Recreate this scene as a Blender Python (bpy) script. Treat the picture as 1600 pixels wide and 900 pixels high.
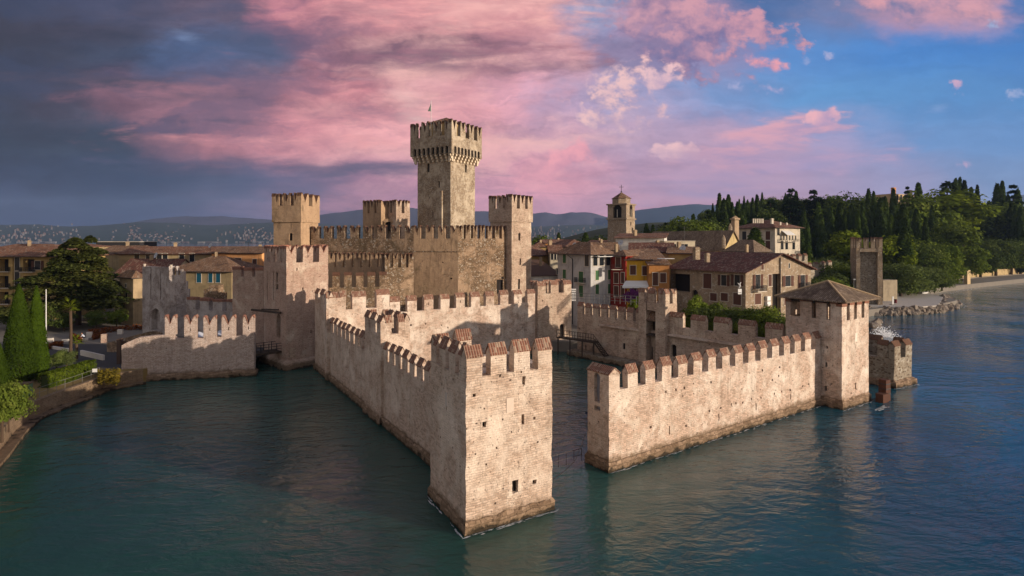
import bpy, bmesh, math, random
from mathutils import Vector, noise
random.seed(11)
R = math.radians
scene = bpy.context.scene
for o in list(bpy.data.objects): bpy.data.objects.remove(o)
col = scene.collection
F, YH, ZC = 900.0, 374.0, 20.0          # focal length (px of a 1600 px wide frame), horizon row, eye height

# ------------------------------------------------------------------ camera, sky, sun, exposure
cam = bpy.data.objects.new('camera', bpy.data.cameras.new('camera')); col.objects.link(cam)
cam.location = (0, 0, ZC); cam.rotation_euler = (R(90), 0, 0)
cam.data.sensor_width = 36; cam.data.lens = 36*F/1600; cam.data.shift_y = -(450-YH)/1600
cam.data.clip_start = 0.5; cam.data.clip_end = 60000
scene.camera = cam
vs = scene.view_settings
vs.view_transform = 'Standard'; vs.look = 'None'; vs.gamma = 1; vs.exposure = 0.22; vs.use_curve_mapping = False
cy = scene.cycles
cy.use_denoising = True; cy.max_bounces = 6; cy.diffuse_bounces = 3; cy.glossy_bounces = 3
cy.transmission_bounces = 2; cy.transparent_max_bounces = 4; cy.volume_bounces = 1; cy.sample_clamp_indirect = 4

SUN_EL, SUN_DIR = 9.0, Vector((0.91, -0.41, 0)).normalized()
sd = Vector((SUN_DIR.x*math.cos(R(SUN_EL)), SUN_DIR.y*math.cos(R(SUN_EL)), math.sin(R(SUN_EL))))
sl = bpy.data.lights.new('sun', 'SUN'); sl.energy = 4.7; sl.angle = R(0.5); sl.color = (1.0, 0.85, 0.69)
sun = bpy.data.objects.new('sun', sl); col.objects.link(sun)
sun.rotation_euler = (-sd).to_track_quat('-Z', 'Y').to_euler(); sun.location = (60, -60, 60)

def lin(c):
    if len(c) == 4: return c
    return tuple((x/255/12.92 if x/255 <= 0.04045 else ((x/255+0.055)/1.055)**2.4) for x in c) + (1.0,)

class NT:
    """short hand for building a node tree"""
    def __init__(s, tree): s.t = tree; tree.nodes.clear()
    def n(s, typ, ins=None, **attrs):
        nd = s.t.nodes.new(typ)
        for k, v in attrs.items(): setattr(nd, k, v)
        for k, v in (ins or {}).items(): s.put(nd.inputs[k], v)
        return nd
    def put(s, sock, v):
        if isinstance(v, bpy.types.NodeSocket): s.t.links.new(v, sock)
        else: sock.default_value = v
    def m(s, op, a, b=0.0, c=None, clamp=False):
        nd = s.n('ShaderNodeMath', {0: a, 1: b}, operation=op, use_clamp=clamp)
        if c is not None: s.put(nd.inputs[2], c)
        return nd.outputs[0]
    def mix(s, f, a, b, blend='MIX'):
        nd = s.n('ShaderNodeMix', data_type='RGBA', blend_type=blend)
        s.put(nd.inputs[0], f); s.put(nd.inputs[6], a); s.put(nd.inputs[7], b)
        return nd.outputs[2]
    def mr(s, v, a, b, c=0.0, d=1.0, smooth=True):
        nd = s.n('ShaderNodeMapRange', {0: v, 1: a, 2: b, 3: c, 4: d}, clamp=True)
        if smooth: nd.interpolation_type = 'SMOOTHSTEP'
        return nd.outputs[0]
    def noise(s, vec, scale, detail=4, rough=0.55, dist=0.0, out=0):
        return s.n('ShaderNodeTexNoise', {'Vector': vec, 'Scale': scale, 'Detail': detail, 'Roughness': rough, 'Distortion': dist}).outputs[out]
    def ramp(s, f, stops, interp='LINEAR'):
        nd = s.n('ShaderNodeValToRGB', {0: f}); cr = nd.color_ramp; cr.interpolation = interp
        while len(cr.elements) < len(stops): cr.elements.new(0.5)
        for e, (p, c) in zip(cr.elements, stops): e.position = p; e.color = lin(c)
        return nd.outputs[0]
    def xyz(s, x, y, z=0.0): return s.n('ShaderNodeCombineXYZ', {0: x, 1: y, 2: z}).outputs[0]
    def scale(s, v, k): return s.n('ShaderNodeVectorMath', {0: v, 1: k}, operation='MULTIPLY').outputs[0]

def make_world():
    w = bpy.data.worlds.new('World'); scene.world = w; w.use_nodes = True
    t = NT(w.node_tree)
    sky = t.n('ShaderNodeTexSky', sky_type='NISHITA', sun_disc=False, sun_elevation=R(SUN_EL),
              sun_rotation=math.atan2(SUN_DIR.x, SUN_DIR.y), altitude=100, air_density=1.0, dust_density=1.2, ozone_density=1.5)
    g = t.n('ShaderNodeTexCoord').outputs['Generated']
    sp = t.n('ShaderNodeSeparateXYZ', {0: g}); dx, dy, dz = sp.outputs
    dyc = t.m('MAXIMUM', dy, 0.06)
    # a chart of the northern half of the sky: x/y and elevation/y, in hundreds of a 900 unit plane
    u0 = t.m('MULTIPLY', t.m('DIVIDE', dx, dyc), 9.0)
    v0 = t.m('MULTIPLY', t.m('DIVIDE', dz, dyc), 9.0)
    p0 = t.xyz(u0, t.m('MULTIPLY', v0, 1.9))
    w1 = t.n('ShaderNodeTexNoise', {'Vector': p0, 'Scale': 0.42, 'Detail': 5, 'Roughness': 0.55}).outputs['Color']
    w2 = t.n('ShaderNodeTexNoise', {'Vector': p0, 'Scale': 1.5, 'Detail': 6, 'Roughness': 0.6}).outputs['Color']
    s1 = t.n('ShaderNodeSeparateColor', {0: w1}); s2 = t.n('ShaderNodeSeparateColor', {0: w2})
    lowv = t.mr(v0, 0.1, 1.9, 0.22, 1.0)
    def warp2(c, i, a1, a2):
        k = t.m('ADD', t.m('MULTIPLY', t.m('SUBTRACT', s1.outputs[i], 0.5), a1), t.m('MULTIPLY', t.m('SUBTRACT', s2.outputs[i], 0.5), a2))
        return t.m('ADD', c, t.m('MULTIPLY', k, lowv))
    u = warp2(u0, 0, 1.7, 1.3); v = warp2(v0, 1, 0.55, 0.55)
    uf = t.m('DIVIDE', t.m('ADD', u, 12.0), 24.0)
    rows = [  # (elevation, [(px, rgb)...]) colours of the cloud deck along the horizon, px from -400 to 2000
     (5.6, [(-400,(60,60,75)),(400,(85,75,95)),(800,(120,100,125)),(1200,(95,105,150)),(2000,(70,110,165))]),
     (3.6, [(-400,(70,70,88)),(0,(76,75,94)),(200,(96,90,112)),(360,(110,95,116)),(450,(190,122,137)),(600,(216,146,151)),(720,(226,148,155)),(860,(233,165,166)),(925,(120,150,196)),(990,(185,142,166)),(1110,(172,146,176)),(1200,(84,116,166)),(1310,(120,130,170)),(1400,(193,151,170)),(1540,(212,160,170)),(1620,(80,122,180)),(2000,(70,115,175))]),
     (2.95,[(-400,(66,68,85)),(0,(68,71,89)),(200,(74,84,110)),(300,(90,116,160)),(400,(94,100,130)),(500,(146,100,120)),(620,(126,88,108)),(700,(138,98,114)),(800,(168,118,134)),(890,(204,150,160)),(945,(150,135,170)),(1050,(140,126,165)),(1135,(150,140,178)),(1240,(95,146,205)),(1400,(78,138,203)),(2000,(62,120,185))]),
     (2.24,[(-400,(60,64,80)),(0,(64,67,85)),(120,(95,82,100)),(200,(140,100,116)),(300,(150,110,126)),(400,(172,116,130)),(550,(206,131,141)),(650,(232,172,170)),(720,(225,158,164)),(800,(220,160,175)),(900,(178,158,190)),(1000,(164,160,198)),(1100,(128,158,206)),(1300,(100,154,206)),(1500,(90,144,198)),(2000,(74,125,182))]),
     (1.54,[(-400,(50,66,88)),(0,(54,70,92)),(160,(62,78,100)),(260,(150,108,124)),(330,(184,122,133)),(450,(214,140,150)),(600,(236,166,171)),(720,(228,158,166)),(850,(210,160,180)),(1000,(188,160,187)),(1160,(192,162,188)),(1300,(168,160,196)),(1450,(108,150,200)),(2000,(80,130,185))]),
     (0.94,[(-400,(30,54,86)),(0,(32,56,88)),(200,(42,66,100)),(350,(78,86,116)),(450,(116,100,130)),(600,(176,126,150)),(760,(214,150,170)),(860,(228,155,170)),(1000,(190,150,176)),(1200,(184,155,181)),(1400,(160,155,190)),(1550,(120,148,190)),(2000,(90,130,180))]),
     (0.42,[(-400,(34,58,88)),(0,(34,58,90)),(200,(42,66,100)),(380,(112,104,134)),(560,(186,130,150)),(760,(212,150,168)),(900,(206,150,171)),(1200,(192,150,171)),(1400,(170,150,184)),(1600,(128,146,186)),(2000,(100,135,180))]),
     (0.0, [(-400,(56,76,102)),(0,(46,68,97)),(300,(74,90,120)),(600,(170,138,160)),(900,(196,150,172)),(1300,(180,150,176)),(1600,(140,148,184)),(2000,(110,140,180))])]
    c = None; prev = None
    for ev, st in rows:
        rc = t.ramp(uf, [((p+400)/2400, k) for p, k in st], 'B_SPLINE' if len(st) < 9 else 'EASE')
        c = rc if c is None else t.mix(t.mr(v, prev, ev), c, rc)
        prev = ev
    # streaky light and dark in the deck, strongest towards the dark west
    d1 = t.noise(t.xyz(t.m('MULTIPLY', u0, 0.42), t.m('MULTIPLY', v, 3.0)), 1.1, 8, 0.62, 0.9)
    d2 = t.noise(t.xyz(t.m('MULTIPLY', u0, 0.9), t.m('MULTIPLY', v0, 1.5), 5.0), 1.6, 9, 0.66, 0.5)
    d = t.m('ADD', t.m('MULTIPLY', d1, 0.6), t.m('MULTIPLY', d2, 0.4))
    k1 = t.mr(d, 0.34, 0.66, 0.70, 1.32, False)
    k1 = t.m('ADD', 1.0, t.m('MULTIPLY', t.m('SUBTRACT', k1, 1.0), t.mr(u0, 0.5, 4.5, 1.0, 0.35)))
    c = t.mix(1.0, c, t.n('ShaderNodeCombineColor', {0: k1, 1: t.m('ADD', t.m('MULTIPLY', k1, 0.9), 0.1), 2: t.m('ADD', t.m('MULTIPLY', k1, 0.72), 0.28)}).outputs[0], 'MULTIPLY')
    # creamy sunlit crests where the pink deck billows
    dl = t.noise(t.xyz(t.m('MULTIPLY', u0, 0.34), t.m('MULTIPLY', v, 1.25), 3.0), 0.95, 6, 0.5, 0.35)
    crest = t.m('MULTIPLY', t.mr(t.m('ADD', t.m('MULTIPLY', dl, .75), t.m('MULTIPLY', d2, .25)), 0.46, 0.64), t.m('MULTIPLY', t.mr(u0, -5.0, -1.5), t.mr(u0, 0.6, 2.6, 1, 0)))
    c = t.mix(t.m('MULTIPLY', t.m('MULTIPLY', crest, t.mr(v0, .3, 1.2)), 0.72), c, lin((246, 190, 182)))
    gap = t.m('MULTIPLY', t.mr(dl, 0.52, 0.40), t.mr(u0, 0.0, -3.5))
    c = t.mix(t.m('MULTIPLY', gap, 0.50), c, lin((72, 88, 122)))
    # single clouds with an edge of their own: centre px, row, half width, half height, tilt, lit, shaded, softness
    fb = t.noise(t.xyz(u0, t.m('MULTIPLY', v0, 1.35)), 1.25, 9, 0.62, 0.25)
    fb2 = t.noise(t.xyz(u0, t.m('MULTIPLY', v0, 1.2), 3.7), 2.8, 7, 0.6, 0.2)
    clouds = [
     (120, 40, 330, 60, .10, (84,82,102), (60,62,80), .7), (60, 205, 330, 30, .05, (56,64,86), (40,52,76), .6), (180, 130, 260, 24, .08, (104,90,108), (66,70,90), .6),
     (150, 268, 420, 26, .0, (54,74,104), (34,54,84), .6), (200, 320, 460, 18, .0, (70,88,118), (46,66,98), .6),
     (470, 262, 330, 20, .0, (104,94,122), (70,78,110), .6), (330, 188, 130, 16, .05, (84,86,112), (58,70,98), .6),
     (420, 218, 330, 24, .04, (240,164,164), (176,124,140), .6), (250, 145, 240, 22, -.05, (176,124,138), (120,96,116), .6), (520, 175, 220, 26, .02, (150,110,130), (206,136,146), .6),
     (800, -20, 215, 112, -.12, (246,184,176), (190,124,136), .48), (560, 10, 250, 66, .20, (240,162,162), (160,108,126), .6), (410, 92, 150, 30, .12, (96,110,148), (74,86,120), .6),
     (660, 88, 280, 42, .02, (160,108,126), (100,78,104), .5), (700, 148, 130, 50, .2, (240,178,180), (206,140,154), .5),
     (1080, 44, 165, 74, .20, (214,160,172), (116,112,158), .32), (1190, 98, 60, 18, .25, (238,168,176), (190,138,162), .3), (1450, -14, 220, 62, -.05, (220,164,172), (120,124,164), .42),
     (985, 162, 74, 74, -.70, (240,196,194), (180,154,186), .32), (1020, 130, 40, 26, -.4, (238,196,198), (190,164,192), .3), (1190, 222, 190, 34, -.27, (234,174,182), (166,150,188), .34), (1292, 180, 46, 20, -.3, (240,184,190), (190,160,190), .3),
     (1058, 238, 56, 20, .0, (240,196,198), (190,158,186), .26), (1160, 266, 300, 56, -.06, (200,160,182), (160,148,186), .5), (1310, 255, 170, 30, -.1, (190,162,192), (160,154,194), .5),
     (1494, 132, 19, 16, .0, (226,178,196), (176,160,198), .3), (1297, 87, 20, 10, .1, (190,184,214), (130,158,206), .35),
     (1146, 135, 17, 11, .0, (176,176,212), (130,158,206), .35), (1205, 139, 24, 11, .0, (188,172,206), (134,158,206), .4), (1256, 96, 14, 10, .0, (170,174,212), (130,158,206), .4),
     (1465, 172, 26, 10, -.2, (150,172,212), (112,152,205), .5), (1590, 146, 20, 11, -.3, (176,182,214), (120,154,204), .35), (1550, 38, 12, 12, .0, (180,190,216), (130,160,206), .35),
     (1510, 257, 26, 9, .0, (194,166,196), (150,155,195), .4), (880, 158, 16, 11, .0, (226,172,182), (190,160,188), .4), (870, 262, 74, 36, -.6, (244,166,176), (210,146,168), .4),
     (285, 60, 44, 18, .35, (130,150,186), (88,110,150), .5), (640, 165, 56, 34, .9, (240,204,194), (226,166,168), .9)]
    fs = t.noise(t.xyz(t.m('MULTIPLY', u0, 0.30), t.m('MULTIPLY', v0, 2.0), 9.0), 1.3, 7, 0.6, 0.5)
    fs2 = t.noise(t.xyz(t.m('MULTIPLY', u0, 0.6), t.m('MULTIPLY', v0, 2.4), 2.0), 2.4, 6, 0.6, 0.3)
    fb3 = t.noise(t.xyz(u0, v0, 1.7), 7.0, 5, 0.62, 0.2)
    for (cx, ry, hw, hh, tilt, lit, shd, soft) in clouds:
        cu, cv = (cx-800)/100, (374-ry)/100
        a = t.m('SUBTRACT', u0, cu); b = t.m('SUBTRACT', v0, cv)
        ct, st = math.cos(tilt), math.sin(tilt)
        x = t.m('ADD', t.m('MULTIPLY', a, ct*100/hw), t.m('MULTIPLY', b, -st*100/hw))
        y = t.m('ADD', t.m('MULTIPLY', a, st*100/hh), t.m('MULTIPLY', b, ct*100/hh))
        r = t.m('SQRT', t.m('ADD', t.m('MULTIPLY', x, x), t.m('MULTIPLY', y, y)))
        streak = hw/hh > 5 or soft >= .48; tiny = hw < 30
        n1, n2, a1, a2 = (fs, fs2, 3.2, 1.6) if streak else (fb2, fb3, 1.8, 2.8) if tiny else (fb, fb2, 3.3, 1.7)
        f = t.m('ADD', t.m('SUBTRACT', 1.0, r), t.m('MULTIPLY', t.m('SUBTRACT', n1, 0.5), a1))
        f = t.m('ADD', f, t.m('MULTIPLY', t.m('SUBTRACT', n2, 0.5), a2))
        k = soft*(1.9 if streak else 1.45)
        mask = t.m('MULTIPLY', t.mr(f, 0.16, 0.16+k*(1.6 if tiny else 1)), 0.8 if streak else 0.8 if tiny else 0.96)
        tone = t.m('ADD', t.m('MULTIPLY', y, 0.45), t.m('MULTIPLY', t.m('SUBTRACT', n2, 0.5), 2.8))
        c = t.mix(mask, c, t.mix(t.mr(tone, -0.7, 0.6), lin(shd), lin(lit)))
    # southern half, behind the eye: a clear evening sky plus unseen bright cloud, added to fill the shade
    fill_veil = t.mr(t.noise(t.xyz(dx, dy, t.m('MULTIPLY', dz, 2.2)), 2.0, 6, .6, .4), 0.30, 0.62)
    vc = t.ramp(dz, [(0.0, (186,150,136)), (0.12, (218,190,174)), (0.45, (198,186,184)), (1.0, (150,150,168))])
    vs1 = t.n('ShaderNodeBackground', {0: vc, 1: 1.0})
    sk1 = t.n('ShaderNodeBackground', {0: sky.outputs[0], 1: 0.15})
    bg1 = t.n('ShaderNodeMixShader', {0: t.m('MULTIPLY', fill_veil, 0.9), 1: sk1.outputs[0], 2: vs1.outputs[0]})
    c = t.n('ShaderNodeHueSaturation', {'Saturation': t.mr(u0, 1.5, 4.0, 0.93, 1.0), 'Color': c}).outputs[0]
    c = t.n('ShaderNodeGamma', {0: c, 1: t.mr(u0, -8.5, -2.5, 1.30, 1.12)}).outputs[0]
    bg2 = t.n('ShaderNodeBackground', {0: c, 1: 0.92})
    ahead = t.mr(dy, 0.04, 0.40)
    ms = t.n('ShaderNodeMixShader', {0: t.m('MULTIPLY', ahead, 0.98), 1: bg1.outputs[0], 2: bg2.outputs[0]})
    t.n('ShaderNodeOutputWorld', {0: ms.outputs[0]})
    w.cycles.sampling_method = 'MANUAL'; w.cycles.sample_map_resolution = 512
make_world()

# ------------------------------------------------------------------ pixel <-> place helpers
def at(px, y, z=0.0):
    """point at depth y that the row/column of the photo's centre lens sees"""
    return Vector(((px-800)/F*y, y, z))
def on(px, py, z=0.0):
    """point of the horizontal plane z seen at a pixel"""
    d = F*(ZC-z)/(py-YH); return Vector(((px-800)/F*d, d, z))
def zat(py, d): return ZC-(py-YH)*d/F
def V2(p): return Vector((p[0], p[1]))

# ------------------------------------------------------------------ tagging
def tag(o, label=None, cat=None, group=None, kind=None):
    if label: o['label'] = label
    if cat: o['category'] = cat
    if group: o['group'] = group
    if kind: o['kind'] = kind
    return o
def thing(name, label, cat, loc=(0, 0, 0), group=None):
    o = bpy.data.objects.new(name, None); col.objects.link(o); o.location = loc; o.empty_display_size = 0.5
    return tag(o, label, cat, group, 'thing')

def jit(p, amp):
    n1 = noise.noise_vector(p*0.9); n2 = noise.noise_vector(p*3.3+Vector((7, 3, 1)))
    return p + n1*amp + n2*(amp*0.9)

class MB:
    """collects faces in world coordinates; build() links them as one mesh object whose origin is its thing's base"""
    def __init__(s): s.v = []; s.f = []; s.m = []
    def face(s, pts, mi=0):
        b = len(s.v); s.v += [Vector(p) for p in pts]; s.f.append(tuple(range(b, b+len(pts)))); s.m.append(mi)
    def box(s, c, size, ang=0.0, mi=0):
        cx, cy_, cz = c; sx, sy, sz = size[0]/2, size[1]/2, size[2]/2; ca, sa = math.cos(ang), math.sin(ang)
        P = [Vector((cx+x*ca-y*sa, cy_+x*sa+y*ca, cz+z)) for z in (-sz, sz) for x, y in ((-sx, -sy), (sx, -sy), (sx, sy), (-sx, sy))]
        for q in ((3, 2, 1, 0), (4, 5, 6, 7), (0, 1, 5, 4), (1, 2, 6, 5), (2, 3, 7, 6), (3, 0, 4, 7)): s.face([P[i] for i in q], mi)
    def prism(s, poly, z0, z1, mi=0, bottom=False, top=True):
        n = len(poly); h0 = z0 if hasattr(z0, '__len__') else [z0]*n; h1 = z1 if hasattr(z1, '__len__') else [z1]*n
        for i in range(n):
            a, b = poly[i], poly[(i+1) % n]; j = (i+1) % n
            s.face([(a[0], a[1], h0[i]), (b[0], b[1], h0[j]), (b[0], b[1], h1[j]), (a[0], a[1], h1[i])], mi)
        if top: s.face([(p[0], p[1], h1[i]) for i, p in enumerate(poly)], mi)
        if bottom: s.face([(p[0], p[1], h0[i]) for i, p in reversed(list(enumerate(poly)))], mi)
    def extrude(s, prof, org, ax, up, along, mi=0):
        """profile of (a, h) points, extruded by the vector `along` from org; a runs along ax"""
        A = [Vector(org)+Vector(ax)*a+Vector(up)*h for a, h in prof]; B = [p+Vector(along) for p in A]; n = len(A)
        s.face(A, mi); s.face(list(reversed(B)), mi)
        for i in range(n):
            j = (i+1) % n; s.face([A[j], A[i], B[i], B[j]], mi)
    def tube(s, pts, rad, n=6, mi=0, cap=True):
        rings = []; pts = [Vector(p) for p in pts]
        for i, p in enumerate(pts):
            d = (pts[min(i+1, len(pts)-1)]-pts[max(i-1, 0)]).normalized()
            a = d.orthogonal().normalized(); b = d.cross(a); r = rad[i] if hasattr(rad, '__len__') else rad
            rings.append([p+(a*math.cos(k*2*math.pi/n)+b*math.sin(k*2*math.pi/n))*r for k in range(n)])
        for i in range(len(rings)-1):
            for k in range(n):
                k2 = (k+1) % n; s.face([rings[i][k], rings[i][k2], rings[i+1][k2], rings[i+1][k]], mi)
        if cap: s.face(list(reversed(rings[0])), mi); s.face(rings[-1], mi)
    def panel(s, a, b, z0, z1, holes=(), step=0.0, zs=None, mi=0, dark=1):
        """upright wall face from a to b (left to right seen from outside); holes = (u, z, w, h, depth[, arched])"""
        a = V2(a); b = V2(b); L = (b-a).length; d = (b-a)/L; nin = Vector((-d.y, d.x))
        hs = []
        for h in holes:
            u, z, w, hh, dep = h[:5]
            if len(h) > 5 and h[5]:
                k = 8; r = w/2
                for i in range(k):
                    ul, ur = u-r+w*i/k, u-r+w*(i+1)/k; m = (ul+ur)/2-u
                    hs.append((ul, ur, z, z+hh-r+math.sqrt(max(r*r-m*m, 0)), dep))
            else: hs.append((u-w/2, u+w/2, z, z+hh, dep))
        us = {0.0, L}; zz = {z0, z1}
        for h in hs: us |= {min(max(h[0], 0), L), min(max(h[1], 0), L)}; zz |= {min(max(h[2], z0), z1), min(max(h[3], z0), z1)}
        if zs: zz |= {z for z in zs if z0 < z < z1}
        if step:
            n = max(1, round(L/step)); us |= {L*i/n for i in range(n+1)}
            n = max(1, round((z1-z0)/step)); zz |= {z0+(z1-z0)*i/n for i in range(n+1)}
        def clean(x):
            o = []
            for k in sorted(x):
                if not o or k-o[-1] > 1e-3: o.append(k)
            return o
        us = clean(us); zz = clean(zz); nu, nz = len(us)-1, len(zz)-1
        D = [[0.0]*nz for _ in range(nu)]
        for i in range(nu):
            um = (us[i]+us[i+1])/2
            for h in hs:
                if h[0] < um < h[1]:
                    for j in range(nz):
                        if h[2] < (zz[j]+zz[j+1])/2 < h[3]: D[i][j] = h[4]
        def P(u, z, e=0.0): q = a+d*u+nin*e; return (q.x, q.y, z)
        for i in range(nu):
            for j in range(nz):
                e = D[i][j]; u1, u2, v1, v2 = us[i], us[i+1], zz[j], zz[j+1]
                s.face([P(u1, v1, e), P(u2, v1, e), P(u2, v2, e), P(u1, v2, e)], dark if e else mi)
                if e:
                    if i == 0 or D[i-1][j] != e: s.face([P(u1, v1), P(u1, v1, e), P(u1, v2, e), P(u1, v2)], mi)
                    if i == nu-1 or D[i+1][j] != e: s.face([P(u2, v1, e), P(u2, v1), P(u2, v2), P(u2, v2, e)], mi)
                    if j == 0 or D[i][j-1] != e: s.face([P(u1, v1), P(u2, v1), P(u2, v1, e), P(u1, v1, e)], mi)
                    if j == nz-1 or D[i][j+1] != e: s.face([P(u1, v2, e), P(u2, v2, e), P(u2, v2), P(u1, v2)], mi)
    def build(s, name, mats, parent=None, amp=0.0, smooth=False, local=False):
        if not isinstance(mats, (list, tuple)): mats = [mats]
        off = Vector(parent_origin(parent)) if parent and not local else Vector()
        me = bpy.data.meshes.new(name); bm = bmesh.new(); uvl = bm.loops.layers.uv.new('UVMap')
        bv = [bm.verts.new(p) for p in s.v]
        for f, mi in zip(s.f, s.m):
            try: fc = bm.faces.new([bv[i] for i in f]); fc.material_index = min(mi, len(mats)-1); fc.smooth = smooth
            except ValueError: pass
        if amp or smooth: bmesh.ops.remove_doubles(bm, verts=bm.verts, dist=2e-3)
        bm.normal_update()
        up = Vector((0, 0, 1))
        for fc in bm.faces:
            n = fc.normal
            if abs(n.z) > 0.98 or n.length < .1: tv, bb = Vector((1, 0, 0)), Vector((0, 1, 0))
            else: tv = up.cross(n).normalized(); bb = n.cross(tv)
            for l in fc.loops: l[uvl].uv = (l.vert.co.dot(tv), l.vert.co.dot(bb))
        if amp:
            for vt in bm.verts: vt.co = jit(vt.co, amp)
        for vt in bm.verts: vt.co -= off
        bm.to_mesh(me); bm.free()
        for m in mats: me.materials.append(m)
        o = bpy.data.objects.new(name, me); col.objects.link(o)
        if parent: o.parent = parent
        return o
def parent_origin(p):
    o = Vector()
    while p: o += Vector(p.location); p = p.parent
    return o

def offset(poly, t):
    """inner polygon of a convex counter-clockwise one, t inwards (negative: outwards)"""
    n = len(poly); L = []
    for i in range(n):
        a = V2(poly[i]); b = V2(poly[(i+1) % n]); d = (b-a).normalized(); nin = Vector((-d.y, d.x)); L.append((a+nin*t, d))
    out = []
    for i in range(n):
        p, d = L[i-1]; q, e = L[i]; den = d.x*e.y-d.y*e.x
        if abs(den) < 1e-6: out.append(q)
        else: w = q-p; k = (w.x*e.y-w.y*e.x)/den; out.append(p+d*k)
    return out
def rect(cpx, d, lpx, rpx, th):
    """rectangle with its near corner at column cpx and depth d; its two visible faces end at columns lpx and rpx; th = heading of the right face"""
    X = (cpx-800)/F*d; kr = (rpx-800)/F; kl = (lpx-800)/F; c, s_ = math.cos(R(th)), math.sin(R(th))
    a = (kr*d-X)/(c-kr*s_); b = (X-kl*d)/(s_+kl*c)
    C = Vector((X, d)); Rr = C+Vector((c, s_))*a; Ll = C+Vector((-s_, c))*b
    return [C, Rr, Rr+Ll-C, Ll]
def square(cpx, d, lpx, rpx):
    X = (cpx-800)/F*d; kr = (rpx-800)/F; kl = (lpx-800)/F
    r = (X-kl*d)/(kr*d-X); return rect(cpx, d, lpx, rpx, math.degrees(math.atan((r-kl)/(1+r*kr))))
def fac(p0, d0, p1, d1, depth):
    a = V2(at(p0, d0)); b = V2(at(p1, d1)); d = (b-a).normalized(); n = Vector((-d.y, d.x))
    return [a, b, b+n*depth, a+n*depth]
def onedge(a, b, px, py):
    """(u, z) on the upright plane through a-b that the pixel sees"""
    a = V2(a); b = V2(b); d = (b-a).normalized(); k = (px-800)/F
    u = (k*a.y-a.x)/(d.x-k*d.y); return u, zat(py, a.y+u*d.y)
# ------------------------------------------------------------------ materials
def new_mat(name):
    m = bpy.data.materials.new(name); m.use_nodes = True; return m, NT(m.node_tree)
def finish(t, colr, rough=0.9, spec=0.25, height=None, dist=0.03, strength=0.7, **extra):
    p = t.n('ShaderNodeBsdfPrincipled', {'Base Color': colr, 'Roughness': rough, 'Specular IOR Level': spec})
    for k, v in extra.items(): t.put(p.inputs[k.replace('_', ' ')], v)
    if height is not None:
        t.put(p.inputs['Normal'], t.n('ShaderNodeBump', {'Height': height, 'Distance': dist, 'Strength': strength}).outputs[0])
    t.n('ShaderNodeOutputMaterial', {0: p.outputs[0]})
def uvpos(t):
    uv = t.n('ShaderNodeUVMap').outputs[0]; pos = t.n('ShaderNodeNewGeometry').outputs['Position']
    return uv, pos

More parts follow.
